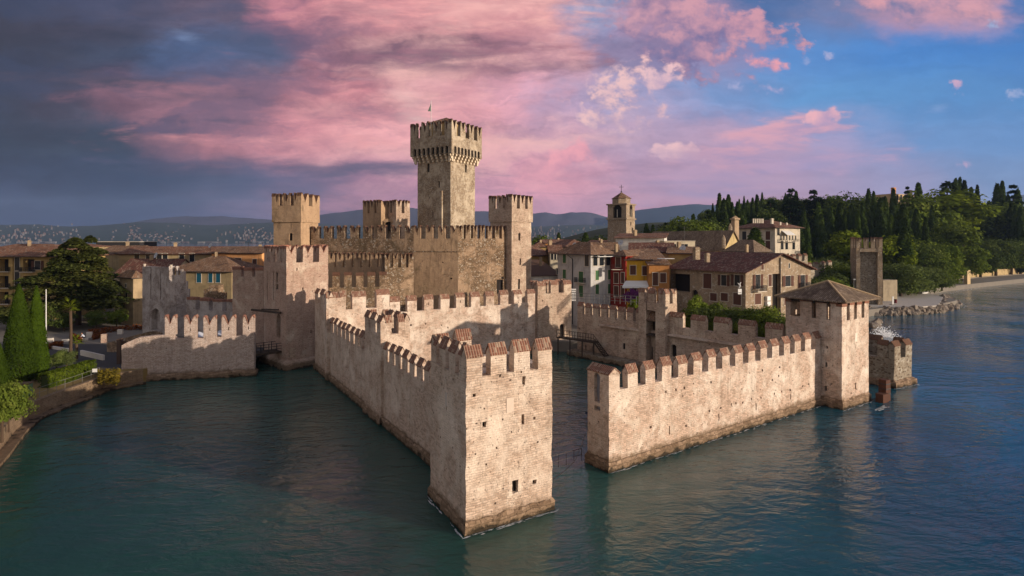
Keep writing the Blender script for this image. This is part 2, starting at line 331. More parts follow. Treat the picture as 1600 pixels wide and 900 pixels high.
def stone(name, lo, hi, c1, c2, mortar, cover=0.5, pits=0.5, bw=0.42, bh=0.17, band=None, stain=0.35, cell=0.0, blotch=None):
    """plaster worn off courses of stone: lo/hi plaster, c1/c2 stones, cover = share of plaster, band = height of the wet foot"""
    m, t = new_mat(name); uv, pos = uvpos(t)
    sep = t.n('ShaderNodeSeparateXYZ', {0: uv}); u, v = sep.outputs[0], sep.outputs[1]
    zz = t.n('ShaderNodeSeparateXYZ', {0: pos}).outputs[2]
    n0 = t.noise(pos, 0.22, 5, 0.6); n1 = t.noise(pos, 1.1, 6, 0.65); n2 = t.noise(pos, 6.0, 4, 0.6); n3 = t.noise(pos, 14.0, 3, 0.65)
    base = t.mix(t.mr(t.m('ADD', t.m('MULTIPLY', n0, .55), t.m('MULTIPLY', n1, .45)), 0.22, 0.74), lin(lo), lin(hi))
    wob = t.n('ShaderNodeVectorMath', {0: uv, 1: t.scale(t.n('ShaderNodeTexNoise', {'Vector': pos, 'Scale': 1.3, 'Detail': 2}).outputs['Color'], (.16, .10, 0))}, operation='ADD').outputs[0]
    br = t.n('ShaderNodeTexBrick', {'Vector': wob, 'Color1': lin(c1), 'Color2': lin(c2), 'Mortar': lin(mortar), 'Scale': 1.0, 'Mortar Size': 0.018,
             'Mortar Smooth': 0.4, 'Bias': -0.1, 'Brick Width': bw, 'Row Height': bh})
    br.offset = 0.37
    bcol = br.outputs[0]
    if cell:
        vo = t.n('ShaderNodeTexVoronoi', {'Vector': t.scale(wob, (1.0, 1.5, 1)), 'Scale': cell, 'Randomness': 0.9})
        vs_ = t.n('ShaderNodeSeparateColor', {0: vo.outputs['Color']})
        bcol = t.mix(t.mr(vo.outputs[0], 0.30, 0.52), t.mix(vs_.outputs[0], lin(c1), lin(c2)), lin(mortar))
        bcol = t.mix(t.m('MULTIPLY', t.m('GREATER_THAN', vs_.outputs[1], 0.88), 0.5), bcol, lin((205, 196, 180)))
    mask = t.mr(t.m('ADD', t.m('MULTIPLY', t.noise(pos, 0.33, 6, 0.7, 0.4), .7), t.m('MULTIPLY', n1, .3)), cover-0.07, cover+0.10)
    if band: mask = t.m('MAXIMUM', mask, t.mr(t.m('ADD', t.m('MULTIPLY', zz, -.16), t.m('MULTIPLY', t.noise(pos, 0.5, 6, .7), 1.6)), 0.42, 0.62))
    c = t.mix(t.m('MULTIPLY', mask, 0.92), base, bcol)
    if blotch:
        c = t.mix(t.m('MULTIPLY', t.mr(t.noise(t.scale(pos, (1, 1, .55)), 0.30, 7, 0.72, 0.6), 0.52, 0.66), 0.75), c, lin(blotch))
    st = t.noise(t.xyz(t.m('MULTIPLY', u, 1.1), t.m('MULTIPLY', v, 0.10)), 1.0, 5, 0.65, 0.2)
    c = t.mix(t.m('MULTIPLY', t.mr(st, 0.50, 0.72), stain), c, lin((96, 78, 62)))
    through = t.m('MULTIPLY', br.outputs[1], t.mr(t.noise(pos, .7, 5, .7), .40, .60, .05, .42))
    c = t.mix(through, c, lin((112, 90, 74)))
    fi = t.m('ADD', 0.56, t.m('ADD', t.m('MULTIPLY', n2, 0.50), t.m('MULTIPLY', n3, 0.40)))
    c = t.mix(1.0, c, t.n('ShaderNodeCombineColor', {0: fi, 1: fi, 2: fi}).outputs[0], 'MULTIPLY')
    pv = t.n('ShaderNodeTexVoronoi', {'Vector': pos, 'Scale': 1.7, 'Randomness': 1.0})
    pc = t.n('ShaderNodeSeparateColor', {0: pv.outputs['Color']}).outputs[0]
    pit = t.m('MULTIPLY', t.mr(t.m('ADD', pv.outputs[0], t.m('MULTIPLY', t.m('SUBTRACT', n3, .2), .34)), 0.17, 0.25, 1, 0), t.m('GREATER_THAN', pc, 1-pits*.75))
    pv2 = t.n('ShaderNodeTexVoronoi', {'Vector': pos, 'Scale': 4.2, 'Randomness': 1.0})
    pc2 = t.n('ShaderNodeSeparateColor', {0: pv2.outputs['Color']}).outputs[1]
    pit2 = t.m('MULTIPLY', t.mr(pv2.outputs[0], 0.20, 0.30, 1, 0), t.m('GREATER_THAN', pc2, 1-pits*.6))
    hole = t.m('MAXIMUM', t.m('MULTIPLY', pit, 0.9), t.m('MULTIPLY', pit2, 0.45))
    c = t.mix(hole, c, lin((58, 44, 36)))
    if band:
        edge = t.m('ADD', zz, t.m('MULTIPLY', t.m('SUBTRACT', n1, 0.5), 1.7))
        c = t.mix(t.mr(edge, band-0.25, band+0.35, 0.9, 0), c, t.mix(n2, lin((98, 80, 62)), lin((136, 114, 90))))
        c = t.mix(t.mr(edge, 0.05, 0.30, 0.92, 0), c, lin((44, 38, 28)))
    h = t.m('ADD', t.m('MULTIPLY', n1, 0.9), t.m('ADD', t.m('MULTIPLY', n2, 0.7), t.m('MULTIPLY', n3, 0.35)))
    h = t.m('SUBTRACT', h, t.m('MULTIPLY', hole, 0.9))
    h = t.m('SUBTRACT', h, t.m('MULTIPLY', t.m('MULTIPLY', br.outputs[1], mask), 0.6))
    finish(t, c, 0.92, 0.2, h, 0.09, 0.9)
    return m

def tiles(name, a, b, pitch=0.2, row=0.38, mortar=None, dark=(70, 52, 44)):
    m, t = new_mat(name); uv, pos = uvpos(t)
    sep = t.n('ShaderNodeSeparateXYZ', {0: uv}); u = t.m('DIVIDE', sep.outputs[0], pitch); v = t.m('DIVIDE', sep.outputs[1], row)
    cell = t.xyz(t.m('FLOOR', u), t.m('FLOOR', v))
    wn = t.n('ShaderNodeTexWhiteNoise', {'Vector': cell}, noise_dimensions='2D')
    c = t.mix(wn.outputs[0], lin(a), lin(b))
    ws = t.n('ShaderNodeSeparateColor', {0: wn.outputs[1]})
    c = t.mix(t.m('MULTIPLY', t.m('GREATER_THAN', ws.outputs[0], 0.8), 0.6), c, lin((172, 150, 128)))
    c = t.mix(t.mr(t.noise(pos, 0.5, 6, 0.7), 0.45, 0.7, 0, .7), c, lin(dark))
    fu = t.m('FRACT', u); fv = t.m('FRACT', v)
    prof = t.m('SINE', t.m('MULTIPLY', fu, math.pi))
    gap = t.m('MAXIMUM', t.mr(prof, 0.18, 0.42, 1, 0), t.mr(fv, 0.0, 0.10, 0.8, 0))
    c = t.mix(t.m('MULTIPLY', gap, 0.9), c, lin(mortar or (52, 38, 32)))
    n2 = t.noise(pos, 9, 3, .6)
    h = t.m('ADD', t.m('ADD', prof, t.m('MULTIPLY', fv, -0.35)), t.m('MULTIPLY', n2, .25))
    finish(t, c, 0.9, 0.2, h, 0.06, 0.8)
    return m

_plain = {}
def plain(name, c, var=0.25, rough=0.85, sc=1.2, metal=0.0, bump=0.02):
    k = (name, c)
    if k in _plain: return _plain[k]
    m, t = new_mat(name); uv, pos = uvpos(t)
    n1 = t.noise(pos, sc, 5, .65); n2 = t.noise(pos, sc*7, 3, .6)
    f = t.m('ADD', 1-var, t.m('ADD', t.m('MULTIPLY', n1, var*1.3), t.m('MULTIPLY', n2, var*.7)))
    c2 = t.mix(1.0, lin(c), t.n('ShaderNodeCombineColor', {0: f, 1: f, 2: f}).outputs[0], 'MULTIPLY')
    finish(t, c2, rough, 0.3, n2, bump, 0.6, Metallic=metal)
    _plain[k] = m; return m
def plaster(name, c, rough=0.9):
    k = ('plaster', name, c)
    if k in _plain: return _plain[k]
    m, t = new_mat(name); uv, pos = uvpos(t)
    sep = t.n('ShaderNodeSeparateXYZ', {0: uv})
    n1 = t.noise(pos, .5, 6, .7); st = t.noise(t.xyz(t.m('MULTIPLY', sep.outputs[0], 1.3), t.m('MULTIPLY', sep.outputs[1], .15)), 1, 5, .6); n2 = t.noise(pos, 6, 4, .6)
    d = tuple(int(x*.62) for x in c)
    c2 = t.mix(t.mr(n1, .40, .75, 0, .6), lin(c), lin(d)); c2 = t.mix(t.mr(st, .5, .75, 0, .4), c2, lin((84, 74, 62)))
    finish(t, c2, rough, .2, n2, .02, .6); _plain[k] = m; return m

def foliage(name, c1, c2, c3=None, trans=0.25):
    m, t = new_mat(name); pos = t.n('ShaderNodeNewGeometry').outputs['Position']
    tc = t.n('ShaderNodeTexCoord').outputs['Object']
    oi = t.n('ShaderNodeObjectInfo').outputs['Random']
    n1 = t.noise(tc, 0.55, 4, .6); n2 = t.noise(tc, 4.0, 2, .6)
    c = t.mix(t.mr(t.m('ADD', t.m('MULTIPLY', n1, .6), t.m('MULTIPLY', n2, .4)), .36, .64), lin(c1), lin(c2))
    if c3: c = t.mix(t.mr(n2, .55, .75, 0, .7), c, lin(c3))
    k = t.m('ADD', .72, t.m('MULTIPLY', oi, .56))
    c = t.mix(1.0, c, t.n('ShaderNodeCombineColor', {0: k, 1: k, 2: t.m('ADD', .7, t.m('MULTIPLY', oi, .25))}).outputs[0], 'MULTIPLY')
    d = t.n('ShaderNodeBsdfDiffuse', {0: c}); tr = t.n('ShaderNodeBsdfTranslucent', {0: c})
    ms = t.n('ShaderNodeMixShader', {0: trans, 1: d.outputs[0], 2: tr.outputs[0]})
    t.n('ShaderNodeOutputMaterial', {0: ms.outputs[0]})
    return m

PALE = stone('pale_plaster_stone', (200,180,160), (228,212,196), (206,174,152), (158,132,112), (206,188,170), .47, .4, band=1.0, stain=.3)
PALE2 = stone('pale_worn_stone', (182,162,140), (214,196,174), (196,168,146), (152,126,106), (200,182,160), .44, .8, band=.9, stain=.4)
SHELL = stone('weathered_plaster', (192,170,150), (226,208,190), (202,174,152), (156,130,110), (204,184,166), .48, .35, band=.9, stain=.22)
BRICKY = stone('pale_brick_courses', (188,166,146), (214,196,176), (202,170,148), (170,126,108), (214,192,174), .42, .45, .26, .10, band=.9, stain=.3)
WHITEST = stone('whitewashed_brick', (206,188,176), (226,210,198), (216,196,182), (184,158,142), (136,114,102), .34, .7, .34, .13, band=1.0, stain=.25)
RUBBLE = stone('brown_rubble_stone', (148,122,98), (180,152,124), (126,102,78), (184,156,126), (106,86,66), .44, .5, stain=.5, cell=3.2, blotch=(100,84,62))
RENDER = stone('ochre_render_stone', (152,124,98), (186,156,124), (134,106,82), (178,148,118), (110,88,68), .60, .4, stain=.55, cell=3.0, blotch=(112,96,70))
KEEPST = stone('keep_grey_stone', (172,156,134), (200,184,160), (158,138,112), (204,184,156), (140,120,98), .46, .35, stain=.35, cell=3.4)
GREYST = stone('grey_ruin_stone', (166,156,150), (190,180,172), (150,136,128), (124,108,98), (180,170,162), .50, 1.0, band=None, stain=.3)
DARKST = stone('dark_lake_stone', (104,92,78), (138,124,106), (92,76,62), (146,126,104), (158,146,128), .30, .6, stain=.4, band=.7, cell=2.2)
PLINTH = stone('wet_plinth_stone', (142,118,98), (166,142,120), (112,90,70), (164,138,114), (80,66,54), .40, .9, .62, .26, band=.35, stain=.45, blotch=(84,66,46))
TOWNST = stone('town_fieldstone', (160,140,116), (182,160,134), (138,116,92), (178,152,124), (150,132,110), .42, .5, .5, .2, stain=.3, cell=2.6)
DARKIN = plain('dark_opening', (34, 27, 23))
CAP = tiles('red_coping_tiles', (132,88,70), (98,64,52), .20, .36, (178,152,130), (84,58,48))
BRICKCAP = stone('brick_coping', (158,100,78), (176,120,96), (160,96,72), (128,74,58), (190,160,140), .40, .2, .24, .08, stain=.2)
DARKCAP = stone('old_brick_coping', (112,80,60), (130,96,74), (118,78,58), (90,60,46), (136,110,90), .40, .3, .24, .08, stain=.3)
ROOF_OLD = tiles('weathered_roof_tiles', (150,116,88), (108,82,64), .22, .40)
ROOF_RED = tiles('terracotta_roof_tiles', (146,102,78), (112,78,60), .22, .40)
ROOF_DARK = tiles('dull_red_roof_tiles', (122,80,66), (98,64,54), .22, .40)
ROOF_GREY = tiles('grey_lichen_roof_tiles', (142,122,100), (106,90,74), .22, .40)
RUST = plain('rusty_steel', (78, 48, 34), .5, .85, 2.5)
IRON = plain('dark_iron', (44, 42, 42), .2, .5)
STEEL = plain('grey_railing_steel', (120, 118, 114), .15, .5)
WOODD = plain('dark_weathered_timber', (66, 54, 44), .35, .85, 3)
WHITEP = plain('white_paint', (214, 212, 208), .1, .6)
GLASS = plain('dark_window_glass', (30, 34, 38), .1, .12)
# ------------------------------------------------------------------ water
def water_mat():
    m, t = new_mat('lake_water'); pos = t.n('ShaderNodeNewGeometry').outputs['Position']
    rot = t.n('ShaderNodeMapping', {0: pos, 2: (0, 0, R(-24)), 3: (0.50, 1.0, 1.0)}).outputs[0]
    rot2 = t.n('ShaderNodeMapping', {0: pos, 2: (0, 0, R(18)), 3: (0.6, 1.0, 1.0)}).outputs[0]
    big = t.noise(rot, 0.15, 3, .5, .3); mid = t.noise(rot, 0.85, 3, .55, .7); mid2 = t.noise(rot2, 1.6, 3, .55, .5); fine = t.noise(rot, 4.2, 3, .6, .4)
    ruff = t.mr(t.noise(pos, 0.045, 4, .6, .5), .38, .62, .45, 1.25)
    h = t.m('ADD', t.m('MULTIPLY', mid, 0.46), t.m('ADD', t.m('MULTIPLY', mid2, 0.21), t.m('MULTIPLY', fine, 0.10)))
    h = t.m('ADD', t.m('MULTIPLY', big, 0.8), t.m('MULTIPLY', h, ruff))
    patch = t.noise(pos, 0.03, 4, .6)
    sep = t.n('ShaderNodeSeparateXYZ', {0: pos})
    blue = t.mr(t.m('SUBTRACT', sep.outputs[0], t.m('MULTIPLY', sep.outputs[1], .22)), -12, 34)  # bluer towards the right: sky reflection put into the body colour
    c = t.mix(t.mr(patch, .35, .65), lin((32, 70, 66)), lin((44, 86, 78)))
    c = t.mix(blue, c, t.mix(t.mr(patch, .35, .65), lin((8, 66, 88)), lin((16, 82, 100))))
    finish(t, c, 0.05, .5, h, 1.0, 0.34, IOR=1.42, Subsurface_Weight=1.0, Subsurface_Scale=5.0, Subsurface_Radius=(.6, 1.0, 1.0))
    return m
WATER = water_mat()
mb = MB(); mb.face([(-7000, -600, 0), (7000, -600, 0), (7000, 6100, 0), (-7000, 6100, 0)])
tag(mb.build('lake_water', WATER), kind='structure')

# ------------------------------------------------------------------ land
GROUND = plain('paved_ground', (120, 112, 102), .35, .95, .6)
EARTH = plain('dry_earth_grass', (132, 110, 66), .4, .95, .9)
QUAYST = stone('quay_stone', (140,122,100), (166,148,124), (140,116,90), (112,92,72), (160,142,120), .4, .5, .6, .2, band=.35, stain=.4)
BEACH = plain('pale_gravel', (176, 164, 146), .2, .95, .5)
CONC = plain('pale_concrete', (172, 164, 154), .15, .9, .4)
HILLG = plain('hill_undergrowth_soil', (52, 62, 28), .4, .95, .3)
ASPH = plain('dark_paving', (70, 68, 68), .3, .9, .5)

quay = [V2(on(x, y, .3)) for x, y in ((-60, 790), (0, 727), (20, 702.5), (43, 671), (66.5, 650.5), (101, 636), (139, 621.6), (173, 607))]
quay.append(Vector((-50.5, 79.5)))
def shift(line, k):
    out = []
    for i, p in enumerate(line):
        d = (line[min(i+1, len(line)-1)]-line[max(i-1, 0)]).normalized(); out.append(p+Vector((-d.y, d.x))*k)
    return out
inner = shift(quay, 1.3); inner2 = shift(quay, 1.32)
far_w = [Vector((-170, 100)), Vector((-170, 38))]
mb = MB(); mb.prism([(p.x, p.y) for p in quay]+[(p.x, p.y) for p in reversed(inner)], -1.5, .3)
tag(mb.build('quay_ledge', QUAYST, amp=.03), kind='structure')
mb = MB(); poly = [(p.x, p.y) for p in inner2]+[(-50.8, 100)]+[(p.x, p.y) for p in far_w]
mb.prism(poly, -1.5, 1.8); tag(mb.build('promenade', [EARTH]), kind='structure')
mb = MB(); top1 = shift(quay, 1.0); top2 = shift(quay, 1.6)
mb.prism([(p.x, p.y) for p in top1]+[(p.x, p.y) for p in reversed(top2)], .25, 1.95)
tag(mb.build('quay_wall', QUAYST, amp=.04), 'low stone quay wall curving along the left bank', 'quay wall')
# the dark paved approach beside the low swallowtail wall
mb = MB(); mb.prism([(-76, 72), (-57.5, 79.5), (-39.6, 87.6), (-39.6, 100.0), (-120, 100.0), (-120, 79)], 1.5, 1.812)
tag(mb.build('approach_road', ASPH), kind='structure')
# town ground behind the castle, up to the shore on the right
coast = [(38, 81), (50, 96), (62, 112), (92, 149), (104, 156), (118, 160), (133, 172), (136, 178), (130, 190), (150, 208), (168, 222), (195, 240), (239, 268), (310, 310), (420, 372), (620, 480)]
town = [(-300, 100.2), (-39.6, 100.2), (-39.5, 96.5), (-28, 95.5), (-5, 104), (12.6, 102.4), (36.4, 78.2)]+coast
mb = MB(); mb.prism(town+[(900, 1200), (-900, 1200), (-900, 100.2)][:3], -1.5, 1.8, top=False)
bm_pts = town+[(900, 1200), (-900, 1200), (-900, 100.2)]
mb.face([(x, y, 1.8) for x, y in bm_pts]); tag(mb.build('town_ground', GROUND), kind='structure')

def cdist(x, y):
    """signed distance inland from the eastern shore"""
    best = 1e9; P = Vector((x, y))
    for i in range(3, len(coast)-1):
        a = V2(coast[i]); b = V2(coast[i+1]); d = b-a; k = max(0, min(1, (P-a).dot(d)/d.length_squared)); q = a+d*k
        dd = (P-q).length
        if dd < best: best = dd; sgn = 1 if d.cross(P-a) > 0 else -1
    return best*sgn
def sm(x, a, b): k = max(0, min(1, (x-a)/(b-a))); return k*k*(3-2*k)
def hill(x, y):
    d = cdist(x, y)
    if d <= 0 and y < 700: return 0.5
    k = sm(d, 14, 150)*sm(y, 185, 330)*sm(x+0.15*y, 60, 270)
    return 1.75+37*k + 1.2*k*noise.noise(Vector((x*.02, y*.02, 1)))*2
mb = MB(); xs = [20+i*8 for i in range(70)]; ys = [170+i*8 for i in range(70)]
G = {}
for x in xs:
    for y in ys: G[x, y] = hill(x, y)-(.2 if hill(x, y) < 1.9 else 0)
for i in range(len(xs)-1):
    for j in range(len(ys)-1):
        q = [(xs[i], ys[j]), (xs[i+1], ys[j]), (xs[i+1], ys[j+1]), (xs[i], ys[j+1])]
        if max(G[k] for k in q) > 2.0 and min(G[k] for k in q) > 1.0: mb.face([(k[0], k[1], G[k]) for k in q])
tag(mb.build('wooded_hill', HILLG, smooth=True), kind='structure')
# beach with concrete platform
b1 = [Vector(p) for p in coast[8:14]]; b2 = shift(b1, 15)
mb = MB()
for i in range(len(b1)-1):
    mb.face([(*b1[i], -.25), (*b1[i+1], -.25), (*b2[i+1], 2.05), (*b2[i], 2.05)])
tag(mb.build('beach', BEACH, smooth=True), kind='structure')
plat = [V2(on(x, y, 2.0)) for x, y in ((1340, 478.5), (1400, 480), (1440, 479), (1465, 477), (1471, 470), (1473, 464), (1447, 457), (1380, 455.5), (1340, 460))]
mb = MB(); mb.prism([(p.x, p.y) for p in plat], 0.5, 2.0); tag(mb.build('platform_pavement', CONC), kind='structure')

# ------------------------------------------------------------------ far hills across the lake
def farhill(name, d0, d1, crest, mat, rough_h, seed, z0=-1.0, dips=1.0):
    mb = MB(); xs = list(range(int(crest[0][0]), int(crest[-1][0])+1, 8)); nj = 9; rows = []
    for x in xs:
        for i in range(len(crest)-1):
            if crest[i][0] <= x <= crest[i+1][0]: k = (x-crest[i][0])/(crest[i+1][0]-crest[i][0]); yy = crest[i][1]*(1-k)+crest[i+1][1]*k
        zc = zat(yy, d1); r = []
        for j in range(nj+2):
            k = j/nj; d = d0+(d1-d0)*k
            z = z0+(zc-z0)*(k**.8) if j <= nj else -1.0
            n = noise.fractal(Vector((x*.022+seed, k*2.5, seed)), .7, 2.1, 5)
            z += n*rough_h*(.35 if j == nj else math.sin(k*3.1416)+.15) if 0 < j <= nj else 0
            p = at(x, d, z) if j < nj else at(x, d1, z) if j == nj else at(x, d1*1.12, z); r.append(p)
        rows.append(r)
    for i in range(len(xs)-1):
        for j in range(nj+1): mb.face([rows[i][j], rows[i+1][j], rows[i+1][j+1], rows[i][j+1]])
    return tag(mb.build(name, mat, smooth=True), kind='structure')
H1 = plain('far_shore_woods', (38, 54, 44), .55, .95, .012, bump=1)
H2 = plain('far_mountain', (66, 64, 76), .3, .95, .004, bump=4)
H3 = plain('far_mountain_blue', (34, 54, 70), .3, .95, .004, bump=4)
farhill('far_shore_hills', 3000, 3900, [(-420,346),(0,351),(60,350),(110,354),(160,351),(215,347),(270,348),(330,352),(420,348),(520,351),(640,352),(760,352),(850,354),(920,351),(1000,356),(1120,362),(1300,364),(1700,362),(2100,360)], H1, 13, 1.3)
farhill('far_mountains', 4300, 5200, [(-420,360),(100,358),(190,351),(240,342),(290,338),(350,338),(400,342),(440,345),(500,336),(560,327),(640,325),(700,331),(760,330),(835,334),(852,332),(870,335),(892,331),(920,332),(945,339),(1000,345),(1400,352)], H2, 24, 4.1)
farhill('far_blue_mountain', 4100, 4900, [(900,356),(945,343),(980,331),(1000,327),(1060,321),(1090,319),(1120,321),(1200,328),(1300,340),(1420,345),(1500,332),(1560,313),(1600,304),(1700,300),(2000,310)], H3, 16, 8.8)
# pale specks of the far town: far too many and too small to tell apart
mb = MB(); rng = random.Random(5)
WALLS = [plain('far_wall_white', (112, 108, 106), .5, sc=.02), plain('far_wall_rose', (98, 86, 80), .5, sc=.02), plain('far_roof', (116, 80, 66), .2)]
def farz(px, d):
    k = (d-3000)/900
    return max(1, (zat(350, 3900))*k**.8)
for i in range(1300):
    px = rng.uniform(-60, 1010)
    if 120 < px < 200 and rng.random() < .5: continue
    if noise.noise(Vector((px*.011, 2, 5))) < rng.uniform(-.6, .35): continue
    k = min(.95, abs(rng.gauss(0.0, .34))+.02); d = 3000+900*k; s = rng.uniform(3, 8); h = rng.uniform(2, 4)
    p = at(px, d); z = farz(px, d)-4
    mb.box((p.x, p.y, z+h/2+4), (s, s*.8, h+8), rng.uniform(-.5, .5), 0 if rng.random() < .55 else 1)
    if rng.random() < .6: mb.box((p.x, p.y, z+h+8.9), (s*1.1, s*.9, 1.8), 0, 2)
for i in range(90):
    px = rng.uniform(-60, 420); p = at(px, 2990+rng.uniform(0, 40)); s = rng.uniform(8, 28)
    mb.box((p.x, p.y, 5), (s, 8, 7), 0, 0 if rng.random() < .7 else 1)
tag(mb.build('far_shore_town', WALLS), 'pale specks of a town spread along the far shore', 'town', kind='stuff')
# ------------------------------------------------------------------ castle builders
def merlon(parent, a, b, t, z0, ze, zr, style, mw, mc, amp=0.0, loop=False):
    """one merlon whose outer foot runs from a to b (left to right seen from outside), t deep; coping is its sub-part"""
    a = V2(a); b = V2(b); w = (b-a).length; d = (b-a)/w; nin = Vector((-d.y, d.x))
    if amp: e_ = random.uniform(-.09, .07); ze += e_; zr += e_+random.uniform(-.04, .04); a, b = a+d*random.uniform(-.03, .05), b+d*random.uniform(-.05, .03); w = (b-a).length
    ax3 = Vector((nin.x, nin.y, 0)); d3 = Vector((d.x, d.y, 0)); up = Vector((0, 0, 1)); o = Vector((a.x, a.y, 0))
    m = MB(); c = MB()
    hw = [(w*.5, z0+.45*(ze-z0), .13, .42, .25)] if loop else []
    def body(top):
        m.panel(a, b, z0, top, hw); p2, p3 = b+nin*t, a+nin*t
        m.panel(b, p2, z0, top); m.panel(p2, p3, z0, top); m.panel(p3, a, z0, top)
    if style == 'gable':
        body(ze)
        m.extrude([(0, ze), (t, ze), (t/2, zr-.05)][::-1], o, ax3, up, d3*w)
        ov, th = .07, .09; sl = (zr-ze)/(t/2)
        c.extrude([(-ov, ze-ov*sl), (t/2, zr), (t+ov, ze-ov*sl), (t+ov, ze-ov*sl+th), (t/2, zr+th), (-ov, ze-ov*sl+th)][::-1], o-d3*.05, ax3, up, d3*(w+.1))
    elif style == 'swallow':
        zv = ze-(zr-ze)*.45; body(zv)
        def prof(k):   # two horns: k in 0..1 across the width
            q = abs(k-.5)*2; return zv+(zr-zv)*(math.sin(min(q/.84, 1)*1.5708)**1.0 if q < .84 else 1-.3*((q-.84)/.16)**2)
        ks = [i/14 for i in range(15)]
        for i in range(14):
            k1, k2 = ks[i], ks[i+1]
            for M_, lo, off in ((m, 0.0, 0.0), (c, None, .15)):
                pts = []
                for k in (k1, k2):
                    zt = prof(k)+off; zb = zv if lo is not None else prof(k)
                    pts.append((o+d3*(w*k if lo is not None else -.05+(w+.1)*k), zb, zt))
                e0 = 0 if lo is not None else -.05; e1 = t if lo is not None else t+.05
                A = [pts[0][0]+ax3*e0+up*pts[0][1], pts[1][0]+ax3*e0+up*pts[1][1], pts[1][0]+ax3*e0+up*pts[1][2], pts[0][0]+ax3*e0+up*pts[0][2]]
                B = [p+ax3*(e1-e0) for p in A]
                M_.face(A); M_.face(B[::-1]); M_.face([A[3], A[2], B[2], B[3]])
                if i == 0: M_.face([A[0], A[3], B[3], B[0]])
                if i == 13: M_.face([A[2], A[1], B[1], B[2]])
    else:
        body(ze)
        q = [a-d*.05-nin*.05, b+d*.05-nin*.05, b+d*.05+nin*(t+.05), a-d*.05+nin*(t+.05)]
        zt = [zr]*4 if style == 'flat' else [zr, zr-.5, zr-.5, zr]
        c.prism([(p.x, p.y) for p in q], ze, zr)
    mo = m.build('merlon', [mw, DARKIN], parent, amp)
    c.build('coping', mc, mo, amp*.5)
    return mo

def plinth(parent, poly, h, out, mat, amp, edges=None, z0=-1.2):
    p0 = offset(poly, -out); p1 = offset(poly, -out*.8); p2 = offset(poly, -.015); m = MB(); n = len(poly)
    for i in range(n):
        j = (i+1) % n
        if edges is not None and i not in edges: continue
        L = (V2(p0[j])-V2(p0[i])).length; k = max(1, round(L/.4))
        for q in range(k):
            f0, f1 = q/k, (q+1)/k
            rows = [[(a[i]*(1-f)+a[j]*f) for f in (f0, f1)] for a in (p0, p1, p1, p2)]
            zs = (z0, h*.35, h*.7, h)
            for r in range(3):
                A, B = rows[r], rows[r+1]
                m.face([(*A[0], zs[r]), (*A[1], zs[r]), (*B[1], zs[r+1]), (*B[0], zs[r+1])])
    m.build('plinth', mat, parent, amp*2.4)

def split_merlons(L, n, r):
    g = L/(n*r+n-1); w = g*r; return [(i*(w+g), i*(w+g)+w) for i in range(n)]

def tower(name, label, poly, z0, zf, zs, ze, zr, t, style, counts, mw, mc, ratio=2.0, holes=None, step=.8, amp=.0, foot=None, cat='tower', group=None, loops=False, skip=()):
    poly = [V2(p) for p in poly]; n = len(poly); ctr = sum(poly, Vector((0, 0)))/n
    th = thing(name, label, cat, (ctr.x, ctr.y, max(z0, 0)), group)
    holes = holes or {}; inn = offset(poly, t); b = MB()
    zz = set()
    for hs in holes.values():
        for h in hs: zz |= {h[1], h[1]+h[3]}
    N = max(1, round((zs-z0)/step)); zz |= {z0+(zs-z0)*i/N for i in range(N+1)}; zz.add(zf)
    for i in range(n):
        a, c = poly[i], poly[(i+1) % n]
        b.panel(a, c, z0, zs, holes.get(i, ()), step, zz)
        ia, ic = inn[i], inn[(i+1) % n]
        b.panel(ic, ia, zf, zs, (), step)
        b.face([(*a, zs), (*c, zs), (*ic, zs), (*ia, zs)])
    b.face([(*p, zf) for p in inn])
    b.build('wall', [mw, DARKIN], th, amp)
    for i in range(n):
        k = counts[i]
        if not k: continue
        a, c = poly[i], poly[(i+1) % n]; L = (c-a).length; d = (c-a)/L
        prev = counts[i-1]; nxt = counts[(i+1) % n]
        for q, (s0, s1) in enumerate(split_merlons(L, k, ratio)):
            if (i, q) in skip: continue
            if i % 2 and nxt and q == k-1: s1 = L-t
            if i % 2 and prev and q == 0: s0 = t
            if s1-s0 < .15: continue
            merlon(th, a+d*s0, a+d*s1, t, zs, ze, zr, style, mw, mc, amp, loops and q % 2 == 1)
    if foot: plinth(th, poly, foot[0], foot[1], foot[2], amp, foot[3] if len(foot) > 3 else None)
    return th

